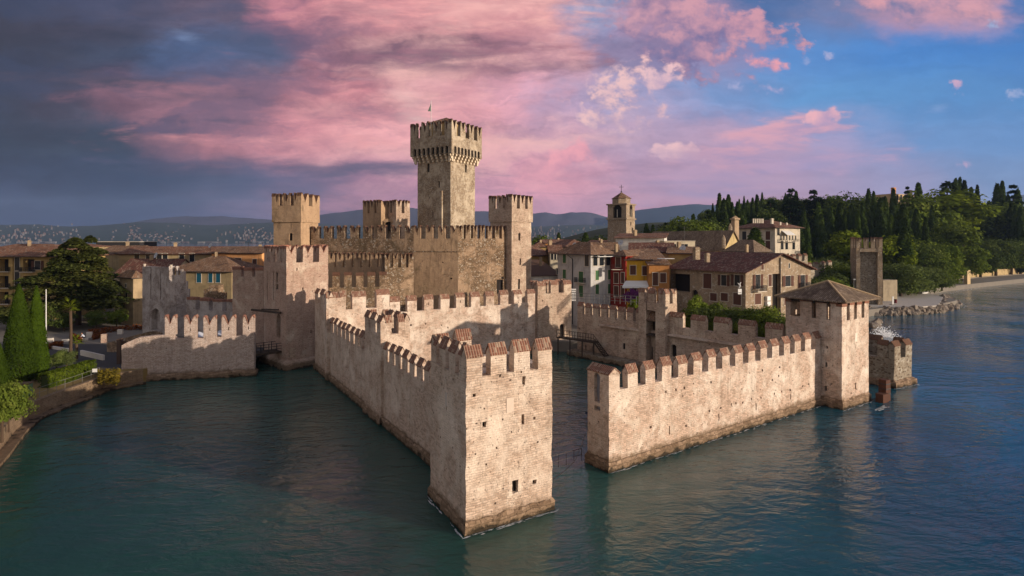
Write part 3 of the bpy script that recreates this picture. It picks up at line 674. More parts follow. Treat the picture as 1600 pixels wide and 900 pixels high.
def curtain(name, label, p, q, t, z0, zs, ze, zr, n, style, mw, mc, ratio=1.3, holes=(), step=.8, amp=0.0, foot=None, cat='castle wall', group=None, loops=False, ends=(True, True), skip=(), first=None, walk=None):
    """battlemented wall from p to q, left to right seen from its outer face"""
    p, q = V2(p), V2(q); L = (q-p).length; d = (q-p)/L; nin = Vector((-d.y, d.x)); poly = [p, q, q+nin*t, p+nin*t]
    mid = (p+q)/2; th = thing(name, label, cat, (mid.x, mid.y, max(z0, 0)), group)
    b = MB(); zz = set()
    for h in holes: zz |= {h[1], h[1]+h[3]}
    N = max(1, round((zs-z0)/step)); zz |= {z0+(zs-z0)*i/N for i in range(N+1)}
    for i in range(4): b.panel(poly[i], poly[(i+1) % 4], z0, zs, holes if i == 0 else (), step, zz)
    k = max(1, round(L/step))
    for i in range(k):
        a0, a1 = p+d*(L*i/k), p+d*(L*(i+1)/k); b.face([(*a0, zs), (*a1, zs), (*(a1+nin*t), zs), (*(a0+nin*t), zs)])
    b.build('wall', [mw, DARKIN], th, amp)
    for i, (s0, s1) in enumerate(split_merlons(L, n, ratio)):
        if i in skip: continue
        merlon(th, p+d*s0, p+d*s1, t, zs, ze, zr, style, mw, mc, amp, loops and i % 2 == 0)
    if walk:
        m = MB(); w0 = p+nin*t; w1 = q+nin*t
        m.prism([tuple(w0), tuple(w1), tuple(w1+nin*walk[1]), tuple(w0+nin*walk[1])], walk[0]-.35, walk[0], bottom=True); m.build('walkway', mw, th)
    if foot: plinth(th, poly, foot[0], foot[1], foot[2], amp, foot[3] if len(foot) > 3 else None)
    return th

def ph(a, b, specs, arched=False):
    """openings given by the pixel of their centre: (px, py, w, h, depth)"""
    out = []
    for s in specs:
        u, z = onedge(a, b, s[0], s[1]); out.append((u, z-s[3]/2, s[2], s[3], s[4] if len(s) > 4 else .3)+tuple(s[5:]))
    return out
def slab(parent, name, a, b, u, z, w, h, proud, mat, back=.02):
    a = V2(a); b = V2(b); d = (b-a).normalized(); nin = Vector((-d.y, d.x)); c = a+d*u-nin*(proud-back)/2
    m = MB(); m.box((c.x, c.y, z), (w, proud+back, h), math.atan2(d.y, d.x)); return m.build(name, mat, parent)

# ------------------------------------------------------------------ the harbour corner tower, nearest to the eye
A = V2(on(728, 836)); B = V2(on(862.5, 796)); C = V2(on(673, 775))
NT_POLY = [A, B, B+C-A, C]
h0 = ph(A, B, [(819,595,.28,.62),(817,655,.22,.72),(805,760,.5,.85),(757,663,.32,.42),(741,617.5,.26,.22),(781,583,.16,.5),(815,578,.14,.5),(835,753,.32,.3),(776,700,.15,.15),(835,653,.2,.22),(840,690,.16,.16),(760,725,.14,.14)])
h3 = ph(C, A, [(697,632,.2,.9),(690,600,.16,.3),(711,660,.14,.2)])
nt = tower('corner_tower', 'tall pale square corner tower standing in the water nearest the viewer', NT_POLY, -1, 9.7, 10.55, 12.05, 12.68, .72, 'gable', (4, 0, 4, 4), SHELL, CAP, 1.9, {0: h0, 3: h3}, .42, .055, (.9, .18, PLINTH), skip=((2, 0), (2, 1)))
slab(nt, 'plaque', A, B, *onedge(A, B, 797, 633), .62, 1.05, .03, plain('pale_plaque', (204, 184, 166), .12))
slab(nt, 'plaque', C, A, *onedge(C, A, 697.5, 624), .32, 1.0, .03, plain('grey_plaque', (190, 176, 164), .08))
tgx = V2(nt.location)

# ------------------------------------------------------------------ long left wall (steps up twice) from gate tower to corner tower
LW0, LW1 = V2(on(495, 577)), V2(on(676, 728))
lwd = (LW1-LW0).normalized()
def lw(px):   # point of the wall line at a column
    k = (px-800)/F; s_ = (k*LW0.y-LW0.x)/(lwd.x-k*lwd.y); return LW0+lwd*s_
S1, S2, S3 = lw(516), lw(574), lw(599)
E3 = LW1+lwd*3.0
curtain('curtain_wall', 'low shaded wall between the corner tower and the small turret', S3, E3, .75, -1, 6.95, 8.35, 8.95, 9, 'gable', SHELL, CAP, 1.35, ph(S3, E3, [(640,650,.18,.4),(620,610,.2,.25),(655,610,.2,.25)]), .7, .04, (.9, .3, PLINTH, (0,)), walk=(5.6, 1.6))
curtain('curtain_wall', 'long shaded wall from the gate tower to the small turret', S1, S2, .75, -1, 6.95, 8.35, 8.95, 9, 'gable', SHELL, CAP, 1.35, (), .7, .04, (.9, .3, PLINTH, (0,)), walk=(5.6, 1.6))
nin = Vector((-lwd.y, lwd.x))
tp = [S2-nin*.3, S3-nin*.3, S3+nin*3.0, S2+nin*3.0]
tower('wall_turret', 'small shaded turret rising from the middle of the long left wall', tp, -1, 8.6, 9.7, 11.15, 11.7, .6, 'gable', (3, 2, 3, 2), SHELL, CAP, 1.6, None, .7, .04, (.9, .25, PLINTH, (0,)))
S0 = LW0-lwd*.5
tp = [S0-nin*.15, S1-nin*.15, S1+nin*2.2, S0+nin*2.2]
tower('wall_turret', 'stepped-up end of the long left wall against the gate tower', tp, -1, 9.4, 10.4, 11.9, 12.5, .6, 'gable', (3, 2, 0, 0), SHELL, CAP, 1.5, None, .7, .03, (.9, .2, PLINTH, (0,)))

# ------------------------------------------------------------------ sunlit inner harbour wall
e1 = Vector((.84, .545)).normalized(); DW0 = S1+nin*2.2; 
DWA = V2(at(606, 89.0)); 
def along(p, d, px): k = (px-800)/F; s_ = (k*p.y-p.x)/(d.x-k*d.y); return p+d*s_
DP = S1+nin*.6
DW1 = along(DP, e1, 609); DW2 = along(DP, e1, 836)
hh = ph(DW1, DW2, [(638,497,.35,.35),(642,508,.3,.3),(700,512,.2,.3),(665,506,.22,.22),(690,508,.2,.2),(676,540,.22,.22),(731,526,.22,.22),(770,522,.25,.25),(816,512,.2,.2)])
curtain('harbour_wall', 'sunlit pale wall at the back of the harbour crossed by tower shadows', DW1, DW2, .8, -1, 8.95, 10.7, 11.3, 10, 'gable', PALE, CAP, 1.35, hh, .8, .04, (1.0, .3, PLINTH, (0,)), loops=True)
DWB = along(DP, e1, 510)
curtain('harbour_wall', 'higher sunlit stretch of harbour wall beside the gate tower', DWB, DW1, .8, -1, 9.9, 11.8, 12.4, 3, 'gable', PALE, CAP, 1.3, ph(DWB, DW1, [(533,492,.55,2.6,.4)]), .8, .04, loops=True)

# stair tower at the back corner of the harbour
CT = rect(840, 102, 826, 893, 31.5)
cth = ph(CT[0], CT[1], [(878.5, 517, 1.1, 2.6, .5, True), (848,470,.2,.3),(862,480,.25,.25)])
tower('stair_tower', 'pale square tower at the back corner of the harbour with an arched door', CT, -1, 9.4, 10.3, 11.9, 12.5, .7, 'gable', (3, 2, 3, 2), PALE2, CAP, 1.5, {0: cth}, .8, .04, (1.0, .3, PLINTH))

# ------------------------------------------------------------------ shaded right harbour wall with its turret
RA, RB = Vector((11.4, 100.4)), Vector((34.6, 73.6)); rd = (RB-RA).normalized(); rn = Vector((-rd.y, rd.x))
T1, T2 = along(RA, rd, 1003), along(RA, rd, 1045)
rw1 = curtain('harbour_wall', 'shaded right harbour wall between stair tower and canopied turret', RA, T1, .8, -1, 7.0, 8.5, 9.05, 8, 'gable', PALE2, CAP, 2.2, ph(RA, T1, [(975,541,.5,1.0),(905,513,.3,.3),(915,543,.3,.9,.3),(926,545,.3,.9,.3)]), .8, .035, None)
rw2 = curtain('harbour_wall', 'shaded right harbour wall between canopied turret and roofed tower', T2, RB, .8, -1, 7.0, 8.5, 9.05, 5, 'gable', PALE2, CAP, 1.7, ph(T2, RB, [(1053, 548, .9, 1.9, .4, True)]), .8, .035, None)
for th, a, b in ((rw1, along(RA, rd, 939), T1), (rw2, T2, RB)):
    m = MB(); q = [a-rn*.45, b-rn*.45, b-rn*.02, a-rn*.02]; m.prism([tuple(x) for x in q], 5.6, 5.9, bottom=True); m.build('stone_ledge', SHELL, th, .02)
# quay ledge at its foot
m = MB(); a, b = along(RA, rd, 898), along(RA, rd, 1200); q = [a-rn*2.0, b-rn*2.0, b-rn*.03, a-rn*.03]
m.prism([tuple(x) for x in q], -1.2, .9); tag(m.build('quay_ledge', DARKST, amp=.03), kind='structure')
tp = [T1-rn*.9, T2-rn*.9, T2+rn*2.2, T1+rn*2.2]
gt = thing('canopied_turret', 'shaded open turret with a small tiled canopy in the right harbour wall', 'tower', (*((T1+T2)/2), 0))
L = (T2-T1).length
for s0, s1, nm in ((0, 1.45, 'pier'), (L-1.75, L, 'pier')):
    m = MB(); a0, a1 = T1+rd*s0-rn*.9, T1+rd*s1-rn*.9
    pp = [a0, a1, a1+rn*3.1, a0+rn*3.1]
    for i in range(4): m.panel(pp[i], pp[(i+1) % 4], -1, 10.3, (), .8)
    m.face([(*x, 10.3) for x in pp]); m.build(nm, PALE2, gt, .035)
a0, a1 = T1+rd*1.45+rn*.3, T1+rd*(L-1.75)+rn*.3
m = MB(); m.panel(a0, a1, -1, 10.3, ph(a0, a1, [(1016, 550, 1.0, 2.2, .4, True)])+ph(a0, a1, [(1022,507,3.2,1.9,.5)]), .8); m.face([(*a0, 10.3), (*a1, 10.3), (*(a1+rn*1.9), 10.3), (*(a0+rn*1.9), 10.3)]); m.build('back_wall', [PALE2, WOODD], gt)
m = MB(); b0, b1 = a0-rn*1.25, a1-rn*1.25
m.face([(*b0, 7.7), (*b1, 7.7), (*a1, 8.9), (*a0, 8.9)]); m.face([(*a0, 8.75), (*a1, 8.75), (*b1, 7.55), (*b0, 7.55)]); m.face([(*b0, 7.55), (*b1, 7.55), (*b1, 7.7), (*b0, 7.7)]); m.build('canopy', ROOF_OLD, gt)
m = MB(); m.box((*((a0+a1)/2-rn*.62), 5.4), ((a1-a0).length, 1.2, .22), math.atan2(rd.y, rd.x)); m.build('timber_floor', WOODD, gt)
for ed, (p, q, k) in enumerate(((tp[0], tp[1], 3), (tp[1], tp[2], 2), (tp[2], tp[3], 3), (tp[3], tp[0], 2))):
    Lk = (q-p).length; dk = (q-p)/Lk
    if ed == 0:
        m = MB(); m.box((*((p+q)/2+rn*.3), 9.75), (L-3.2, .6, 1.1), math.atan2(rd.y, rd.x)); m.build('lintel', PALE2, gt, .03)
    for i, (s0, s1) in enumerate(split_merlons(Lk, k, 1.5)):
        if i == k-1: s1 = Lk-.6
        merlon(gt, p+dk*s0, p+dk*s1, .6, 10.3, 11.9, 12.4, 'gable', PALE2, CAP, .03)

# ------------------------------------------------------------------ long sunlit right wall
W0, W1 = V2(on(951.5, 738)), Vector((37.3, 69.6)); wd = (W1-W0).normalized(); wn = Vector((-wd.y, wd.x))
hs = ph(W0, W1, [(1045.8,672.5,.16,.8),(1181,635,.2,.8),(1123,651.7,.14,.7),(1235.5,619.7,.2,.6)]+[(900+x/3.6, 510+y/3.6, .24, .24) for x, y in ((505,370),(562,357),(608,347),(760,315),(815,460),(875,440),(938,430),(987,410),(1040,402),(1115,380),(1157,368),(1205,358),(1275,337),(1310,325),(1048,247),(1145,230),(1105,303),(1140,280),(900,434),(750,476),(1000,560),(620,560),(420,568))])
rwall = curtain('curtain_wall', 'long sunlit wall with sixteen merlons from harbour mouth to roofed tower', W0, W1, .62, -1, 6.9, 8.3, 8.85, 16, 'gable', PALE, CAP, 1.32, hs, .6, .045, (.8, .2, PLINTH, (0,)), skip=(0,), walk=(5.7, 1.5))
s16 = split_merlons((W1-W0).length, 16, 1.32)[0]
pier = [W0, W0+wd*s16[1], W0+wd*s16[1]+wn*2.7, W0+wn*2.7]
m = MB(); wa, wb = pier[3], pier[0]
pz = ph(wa, wb, [(933, 612, .75, 3.3, .35, True)])
inb = [pier[0]+wn*.64, pier[1]+wn*.64, pier[2], pier[3]]
for i in range(4):
    m.panel(pier[i], pier[(i+1) % 4], -1 if i == 3 else 6.9, 8.35, pz if i == 3 else (), .6)
m.face([(*x, 8.35) for x in pier]); m.build('end_pier', [SHELL, plain('grey_lattice', (120, 122, 130), .3, sc=4)], rwall, .04)
plinth(rwall, [W0, W0+wd*1.5, W0+wd*1.5+wn*2.7, W0+wn*2.7], 1.0, .22, PLINTH, .04, (3,))
c = MB(); o = Vector((*pier[3], 0)); ax = Vector((wd.x, wd.y, 0)); up = Vector((0, 0, 1)); t_ = s16[1]
c.extrude([(-.08, 8.3), (t_/2, 8.85), (t_+.08, 8.3), (t_+.08, 8.4), (t_/2, 8.95), (-.08, 8.4)], o+Vector((*(-wn*-.06), 0)), ax, up, Vector((*(-wn*2.82), 0)))
c.build('coping', CAP, rwall, .02)
m = MB(); m.extrude([(0, 8.35), (t_, 8.35), (t_/2, 8.82)], o, ax, up, Vector((*(-wn*2.7), 0))); m.build('gable', SHELL, rwall)

# ------------------------------------------------------------------ roofed tower at the end of the right wall
Cn = V2(on(1315.5, 640)); rt_r = Vector((.826, .564)); rt_l = Vector((-.564, .826))
RT = [Cn, Cn+rt_r*6.6, Cn+rt_r*6.6+rt_l*6.9, Cn+rt_l*6.9]
rt = thing('roofed_tower', 'pale square tower with a hipped tile roof at the end of the right wall', 'tower', (*((RT[0]+RT[2])/2), 0))
m = MB(); zz = set()
rh0 = ph(RT[0], RT[1], [(1337.5, 527, .5, 1.1, .04), (1337, 541, .16, .6), (1337, 603, .3, .8), (1330,615,.2,.2)])
rh3 = ph(RT[3], RT[0], [(1291,570,.22,.55),(1292,543,.2,.3),(1290,607,.3,.6),(1281,525,.14,.5),(1300,600,.2,.2)])
rhx = {0: [h for h in rh0 if h[4] > .1], 3: rh3}
for hsx in rhx.values():
    for h in hsx: zz |= {h[1], h[1]+h[3]}
zz |= {-1+11.4*i/18 for i in range(19)}
for i in range(4): m.panel(RT[i], RT[(i+1) % 4], -1, 10.4, rhx.get(i, ()), .6, zz)
m.face([(*p, 9.6) for p in RT]); m.build('wall', [PALE, DARKIN], rt, .04)
slab(rt, 'plaque', RT[0], RT[1], *onedge(RT[0], RT[1], 1337.5, 527), .55, 1.0, .03, plain('pale_plaque', (222, 206, 190), .08))
for i, k in ((0, 4), (1, 4), (2, 3)):
    a, b = RT[i], RT[(i+1) % 4]; Lk = (b-a).length; dk = (b-a)/Lk
    for q, (s0, s1) in enumerate(split_merlons(Lk, k, 1.7)):
        if q == k-1 and i != 2: s1 = Lk-.6
        merlon(rt, a+dk*s0, a+dk*s1, .6, 10.4, 12.1, 12.42, 'flat', PALE, BRICKCAP, .02)
a, b = RT[3], RT[0]; dk = (b-a).normalized()
for s0, s1 in ((0, .35), (1.9, 3.35), (3.8, 5.1), (5.55, 6.3)): merlon(rt, a+dk*s0, a+dk*s1, .6, 10.4, 12.3, 12.42, 'flat', PALE, BRICKCAP, .02)
def hip(mb, poly, ze, zr, ov, th=.14, ridge=None, mi=0):
    """hip roof over a rectangle, ridge along its longer side"""
    P = [V2(p) for p in offset(poly, -ov)]; a, b = (P[1]-P[0]).length, (P[3]-P[0]).length
    sl = None
    if a >= b: m0, m1 = (P[0]+P[3])/2, (P[1]+P[2])/2; k = min(b/2, a/2*.98)
    else: m0, m1 = (P[0]+P[1])/2, (P[3]+P[2])/2; k = min(a/2, b/2*.98)
    if ridge is not None: k = ridge
    d = (m1-m0).normalized(); r0, r1 = m0+d*k, m1-d*k
    zo = ze
    def q(p, z): return (p.x, p.y, z)
    if a >= b: F_ = [[q(P[0], zo), q(P[1], zo), q(r1, zr), q(r0, zr)], [q(P[1], zo), q(P[2], zo), q(r1, zr)], [q(P[2], zo), q(P[3], zo), q(r0, zr), q(r1, zr)], [q(P[3], zo), q(P[0], zo), q(r0, zr)]]
    else: F_ = [[q(P[0], zo), q(P[1], zo), q(r0, zr)], [q(P[1], zo), q(P[2], zo), q(r1, zr), q(r0, zr)], [q(P[2], zo), q(P[3], zo), q(r1, zr)], [q(P[3], zo), q(P[0], zo), q(r0, zr), q(r1, zr)]]
    for f in F_: mb.face(f, mi)
    for i in range(4):
        j = (i+1) % 4; mb.face([q(P[i], zo-th), q(P[j], zo-th), q(P[j], zo), q(P[i], zo)], mi)
    mb.face([q(p, zo-th) for p in reversed(P)], mi)
    return P, r0, r1
m = MB(); P, r0, r1 = hip(m, RT, 12.75, 14.75, .95); m.build('roof', ROOF_GREY, rt)
m = MB()
for p in P: m.tube([(p.x, p.y, 12.8), (r0.x, r0.y, 14.82)], .11, 6)
m.build('ridge_tiles', plain('pale_ridge_tiles', (176, 150, 118), .35, sc=4), rt)
m = MB(); c0 = (RT[0]+RT[2])/2; m.box((c0.x, c0.y, 12.3), (6.3, 6.6, .25), math.atan2(rt_r.y, rt_r.x)); m.build('timber_ceiling', WOODD, rt)
plinth(rt, RT, 1.1, .26, PLINTH, .04)

# ruined turret out in the lake and its rusty gate post
Qn = V2(on(1397, 606)); qr = Vector((.86, .51)).normalized(); ql = Vector((-.62, .785)).normalized()
QP = [Qn, Qn+qr*4.7, Qn+qr*4.7+ql*9, Qn+ql*9]
tower('lake_turret', 'brown roofless stone turret standing alone in the lake', QP, -1, 2.4, 3.85, 5.6, 6.15, .8, 'gable', (2, 3, 2, 3), DARKST, DARKCAP, 1.35, None, .6, .07, (1.0, .5, PLINTH))
gp = thing('gate_post', 'rusty iron gate post with a stepped foot standing in the lake', 'gate post', (46.2, 71.4, 0))
m = MB(); m.box((46.3, 71.6, 1.0), (.95, .9, 3.2), .5); m.build('post', RUST, gp, .03)
m = MB(); m.box((45.55, 70.9, .2), (1.2, .9, 1.7), .5); m.build('foot', RUST, gp, .03)
m = MB()
for z in (.9, 1.5, 2.1): m.box((46.3, 71.6, z), (1.02, .97, .12), .5)
m.build('bands', IRON, gp)

# ------------------------------------------------------------------ gate tower, low swallowtail wall, ruined gatehouse
GN = V2(on(447.5, 578)); gr = Vector((.70, .714)); gl = Vector((-.714, .70))
GT = [GN, GN+gr*6.9, GN+gr*6.9+gl*8.4, GN+gl*8.4]
g3 = ph(GT[3], GT[0], [(435, 509, 1.5, 3.7, .8, True), (427.5, 446, .28, 4.6, .25), (417.5, 446, .28, 4.6, .25), (433, 448, .9, .9, .3), (433, 434, .8, 1.6, .25)])
g0 = ph(GT[0], GT[1], [(473, 452, .2, .5), (486, 518, .2, .5), (464,421,.2,.4),(488,455,.15,.2),(456,440,.15,.15),(500,432,.15,.15)])
gtw = tower('gate_tower', 'tall pale gate tower with swallowtail merlons at the end of the left wall', GT, -1, 15.2, 16.4, 18.15, 18.95, .7, 'swallow', (3, 4, 3, 4), BRICKY, BRICKCAP, 1.55, {0: g0, 3: g3}, .8, .04, (1.4, .7, PALE2), loops=True)
for i in (0, 3):
    a, b = GT[i], GT[(i+1) % 4]; slab(gtw, 'string_course', a, b, (b-a).length/2, 15.0, (b-a).length+.1, .16, .06, BRICKY)
slab(gtw, 'stone_tablet', GT[0], GT[1], *onedge(GT[0], GT[1], 457, 551), .95, 1.5, .08, PALE2)
LA, LB = V2(on(190, 597)), V2(on(397.5, 587)); ld = (LB-LA).normalized(); ln = Vector((-ld.y, ld.x))
lm = along(LA, ld, 264)
hl = ph(LA, LB, [(160+x/3.75, 380+y/3.75, .3, .3) for x, y in ((205,632),(300,622),(460,613),(575,607),(640,600),(790,585),(245,745),(370,735),(610,715),(745,705),(830,672),(500,648),(690,590),(870,515),(515,553),(740,535))])
lwall = thing('low_wall', 'low pale moat wall with swallowtail merlons and a broken sloping end', 'castle wall', (*((LA+LB)/2), 0))
m = MB(); L = (LB-LA).length; k = 46; t_ = .9
def ltop(u):
    px = 800+F*(LA+ld*u).x/(LA+ld*u).y
    pts = [(180,541),(190,540),(200,534),(215,528),(240,524.5),(262,523),(270,523),(272,529),(285,529.5),(420,523)]
    for (x0, y0), (x1, y1) in zip(pts, pts[1:]):
        if x0 <= px <= x1: return zat(y0+(y1-y0)*(px-x0)/(x1-x0), (LA+ld*u).y)
    return zat(523, (LA+ld*u).y)
for i in range(k):
    u0, u1 = L*i/k, L*(i+1)/k; a, b = LA+ld*u0, LA+ld*u1; za, zb = ltop(u0), ltop(u1)
    hh = [(h[0]-u0,)+h[1:] for h in hl if u0+.16 < h[0] < u1-.16]
    zl = min(za, zb)-.35
    m.panel(a, b, -1, zl, hh, .62); m.face([(*a, zl), (*b, zl), (*b, zb), (*a, za)])
    m.face([(*a, za), (*b, zb), (*(b+ln*t_), zb), (*(a+ln*t_), za)]); m.face([(*(b+ln*t_), -1), (*(a+ln*t_), -1), (*(a+ln*t_), za), (*(b+ln*t_), zb)])
for p, z in ((LA, ltop(0)), (LB, ltop(L))):
    f = [(*p, -1), (*(p+ln*t_), -1), (*(p+ln*t_), z), (*p, z)]; m.face(f if p is LB else f[::-1])
m.build('wall', [WHITEST, DARKIN], lwall, .06)
for x0, x1 in ((257, 274), (287.5, 307), (317.5, 338), (346, 367.5), (379, 397)):
    a, b = along(LA, ld, x0), along(LA, ld, x1); u = (a-LA).length
    merlon(lwall, a, b, t_, ltop(u)-.02, zat(503.5, a.y), zat(494, a.y), 'swallow', WHITEST, BRICKCAP, .035, x0 > 280)
plinth(lwall, [LA, LB, LB+ln*t_, LA+ln*t_], .9, .35, PLINTH, .05, (0, 1))
# wooden bridge to the gate tower
br = thing('footbridge', 'dark timber footbridge with railings entering the gate tower', 'bridge', (-39, 88.5, 2.4))
a, b = Vector((-40.6, 86.6)), Vector((-36.2, 90.6)); d = (b-a).normalized(); n_ = Vector((-d.y, d.x)); L = (b-a).length
m = MB(); m.box((*((a+b)/2), 2.55), (L, 2.4, .3), math.atan2(d.y, d.x)); m.build('deck', WOODD, br)
m = MB()
for s_ in (-1.1, 1.1):
    for i in range(6): q = a+d*(L*i/5)+n_*s_; m.box((q.x, q.y, 3.3), (.09, .09, 1.3))
    for z in (3.1, 3.5, 3.9): m.tube([(*(a+n_*s_), z), (*(b+n_*s_), z)], .04, 5)
m.build('railing', IRON, br)
m = MB(); a, b = along(LB, Vector((1, .5)).normalized(), 375), GT[3]
m.tube([(-41.8, 92.5, 8.7), (-35.6, 88.6, 8.7)], .18, 6); m.tube([(-40.5, 93.2, 8.7), (-36.5, 90.0, 9.0)], .1, 6)
tag(m.build('drawbridge_beam', WOODD), 'dark timber drawbridge beam reaching from the gate tower', 'beam')

# walls and ruin beyond the moat
TW0, TW1 = V2(at(363, 98)), V2(at(412, 97))
curtain('moat_wall', 'tall shaded brick-coped wall between ruin and gate tower', TW0, TW1, .9, 0, zat(432, 98), zat(422, 98), zat(417.5, 98), 3, 'flat', BRICKY, BRICKCAP, 3.0, (), .8, .03)
TL0 = V2(at(292, 103))
curtain('moat_wall', 'lower shaded wall with square merlons beside the ruined gatehouse', TL0, TW0+Vector((.3, .6)), .9, 0, zat(485, 101), zat(470, 101), zat(466, 101), 4, 'flat', GREYST, BRICKCAP, 2.2, ph(TL0, TW0, [(345,496,.5,.4)]), .8, .04)
RU = rect(264, 106, 222.5, 299, 62)
r3 = ph(RU[3], RU[0], [(243, 499, 2.7, 4.1, 2.6, True), (235.5, 444, .3, 5.6, .25), (251, 446, .3, 5.2, .25)])
ruin = thing('ruined_gatehouse', 'grey ruined gatehouse with an arched gateway and broken top', 'gatehouse', (*((RU[0]+RU[2])/2), 1.8))
m = MB(); zt = zat(418, 106)
m.panel(RU[3], RU[0], 1.5, zt, r3, .8)
tops = [416, 416, 430, 416, 430, 421, 424, 440, 452, 470]; n_ = len(tops)
for i in range(n_):
    a = RU[0].lerp(RU[1], i/n_); b = RU[0].lerp(RU[1], (i+1)/n_); m.panel(a, b, 1.5, zat(tops[i], a.y), (), .8)
    m.face([(*a, zat(tops[i], a.y)), (*b, zat(tops[i], a.y)), (*(b+Vector((-.3, .9))), zat(tops[i], a.y)), (*(a+Vector((-.3, .9))), zat(tops[i], a.y))])
    zb = zat(tops[i], a.y); o_ = Vector((-.3, .9)); m.panel(b+o_, a+o_, 1.5, zb)
    if i+1 < n_: z2 = zat(tops[i+1], a.y); lo, hi_ = min(zb, z2), max(zb, z2); f = [(*b, lo), (*(b+o_), lo), (*(b+o_), hi_), (*b, hi_)]; m.face(f if zb > z2 else f[::-1])
m.panel(RU[3]+Vector((.8, .5)), RU[3], 1.5, zt); 
m.face([(*RU[3], zt), (*RU[0], zt), (*(RU[0]+Vector((.4, .9))), zt), (*(RU[3]+Vector((.4, .9))), zt)]); m.panel(RU[0]+Vector((.4, .9)), RU[3]+Vector((.4, .9)), 1.5, zt)
m.build('wall', [GREYST, DARKIN], ruin, .06)
bp = MB()
for p in (RU[3], RU[0]): bp.tube([(p.x+.2, p.y+.3, zt), (p.x+.2, p.y+.3, zt+.5)], [.15, .3], 8)
bp.build('finial', plain('pale_stone_ball', (190, 176, 160), .1), ruin)
rs = thing('ruined_wall_stump', 'broken brown masonry stump in front of the blue-shuttered house', 'ruin', tuple(at(336, 112, 1.8)))
m = MB()
for x0, x1, y in ((318, 326, 452), (326, 340, 446), (340, 345, 458), (345, 351, 470)):
    a, b = V2(at(x0, 112)), V2(at(x1, 111.8)); m.prism([tuple(a), tuple(b), (b.x+.2, b.y+2), (a.x+.2, a.y+2)], 1.8, zat(y, 112))
m.build('masonry', RUBBLE, rs, .12)

# ------------------------------------------------------------------ inner castle
KA = V2(at(486, 124)); KB = V2(at(646, 117.5)); KC = V2(at(715.5, 115.6)); KD = V2(at(791, 121.5))
zt, zc_, zs_ = 22.75, 17.55, 20.15
for a, b, k, lab, hs in ((KA, KB, 8, 'dim left stretch of the high inner castle wall', []), (KB, KC, 4, 'plain middle stretch of the inner castle wall below the keep', [(705,435,.5,.3),(692,410,.25,.25),(660,408,.2,.2)]), (KC, KD, 7, 'sunlit right stretch of the inner castle wall', [(781,448,1.5,3.0,.4),(785,434,.6,.5,.2),(777,402,.25,.25),(736,398,.2,.2),(760,398,.2,.2)])):
    th = curtain('inner_wall', lab, a, b, .9, 1.8, zs_, 21.75, zt, k, 'swallow', RUBBLE if a is not KB else RENDER, DARKCAP, 1.5, ph(a, b, hs), .9, .05, loops=True)
    slab(th, 'string_course', a, b, (b-a).length/2, zc_, (b-a).length+.1, .2, .10, RUBBLE)
# fore walls below it
FA, FB = V2(at(500, 100)), V2(at(604, 102.5))
curtain('fore_wall', 'brown rubble wall with square merlons in front of the inner castle', FA, FB, .9, 1.8, zat(449, 101), zat(430, 101), zat(426, 101), 6, 'gable', RUBBLE, DARKCAP, 1.6, ph(FA, FB, [(570,495,.5,1.2)]), .9, .05)
MA, MB_ = V2(at(500, 113)), V2(at(603, 112))
curtain('fore_wall', 'deeply shaded wall with swallowtail merlons behind the brown fore wall', MA, MB_, .9, 1.8, 14.6, 16.4, 17.3, 8, 'swallow', RENDER, DARKCAP, 2.2, (), .9, .04)
FT = rect(601.5, 107, 596, 646.5, 25)
tower('fore_turret', 'squat brown turret with swallowtail merlons at the foot of the inner wall', FT, 1.8, 13.4, 14.7, 16.5, 17.3, .8, 'swallow', (4, 2, 0, 2), RUBBLE, DARKCAP, 2.0, None, .9, .05)

def towerx(name, label, poly, z1, ze_over, zs, ze, zr, counts, mat, cap, over=.25, **k):
    """tower whose top stands a little proud of its shaft"""
    th = tower(name, label, offset(poly, -over), ze_over, zs-1.2, zs, ze, zr, .8, 'swallow', counts, mat, cap, **k)
    m = MB(); hs = k.get('shaft', None)
    return th
def shaft(th, poly, z0, z1, mat, holes=None, amp=.05, step=.9):
    holes = holes or {}; m = MB(); zz = set()
    for hs in holes.values():
        for h in hs: zz |= {h[1], h[1]+h[3]}
    N = round((z1-z0)/step); zz |= {z0+(z1-z0)*i/N for i in range(N+1)}
    for i in range(len(poly)): m.panel(poly[i], poly[(i+1) % len(poly)], z0, z1, holes.get(i, ()), step, zz)
    m.build('shaft', [mat, DARKIN], th, amp)
P_ = square(470, 121, 427.5, 497)
th = towerx('castle_tower', 'left square castle tower with swallowtail merlons and one small window', P_, 0, zat(347, 121), zat(321, 121), zat(311, 121), zat(302, 121), (2, 4, 3, 3), RENDER, DARKCAP, ratio=2.2, amp=.05)
shaft(th, P_, 1.8, zat(347, 121)+.02, RENDER, {3: ph(P_[3], P_[0], [(454.5, 370, .8, 1.6, .4, True)])})
P_ = square(799.5, 120.5, 766, 830)
th = towerx('castle_tower', 'right square castle tower with a pale sunlit face', P_, 0, zat(346, 120), zat(325, 120), zat(313, 120), zat(304, 120), (3, 3, 3, 3), PALE2, DARKCAP, ratio=1.8, amp=.05, skip=())
shaft(th, P_, 1.8, zat(346, 120)+.02, PALE2, {0: ph(P_[0], P_[1], [(811.5, 370, .7, 1.6, .4, True), (813, 409, .5, 1.4, .3), (811, 444, .6, 2.2, .3), (812.5, 330, .2, .4)])})
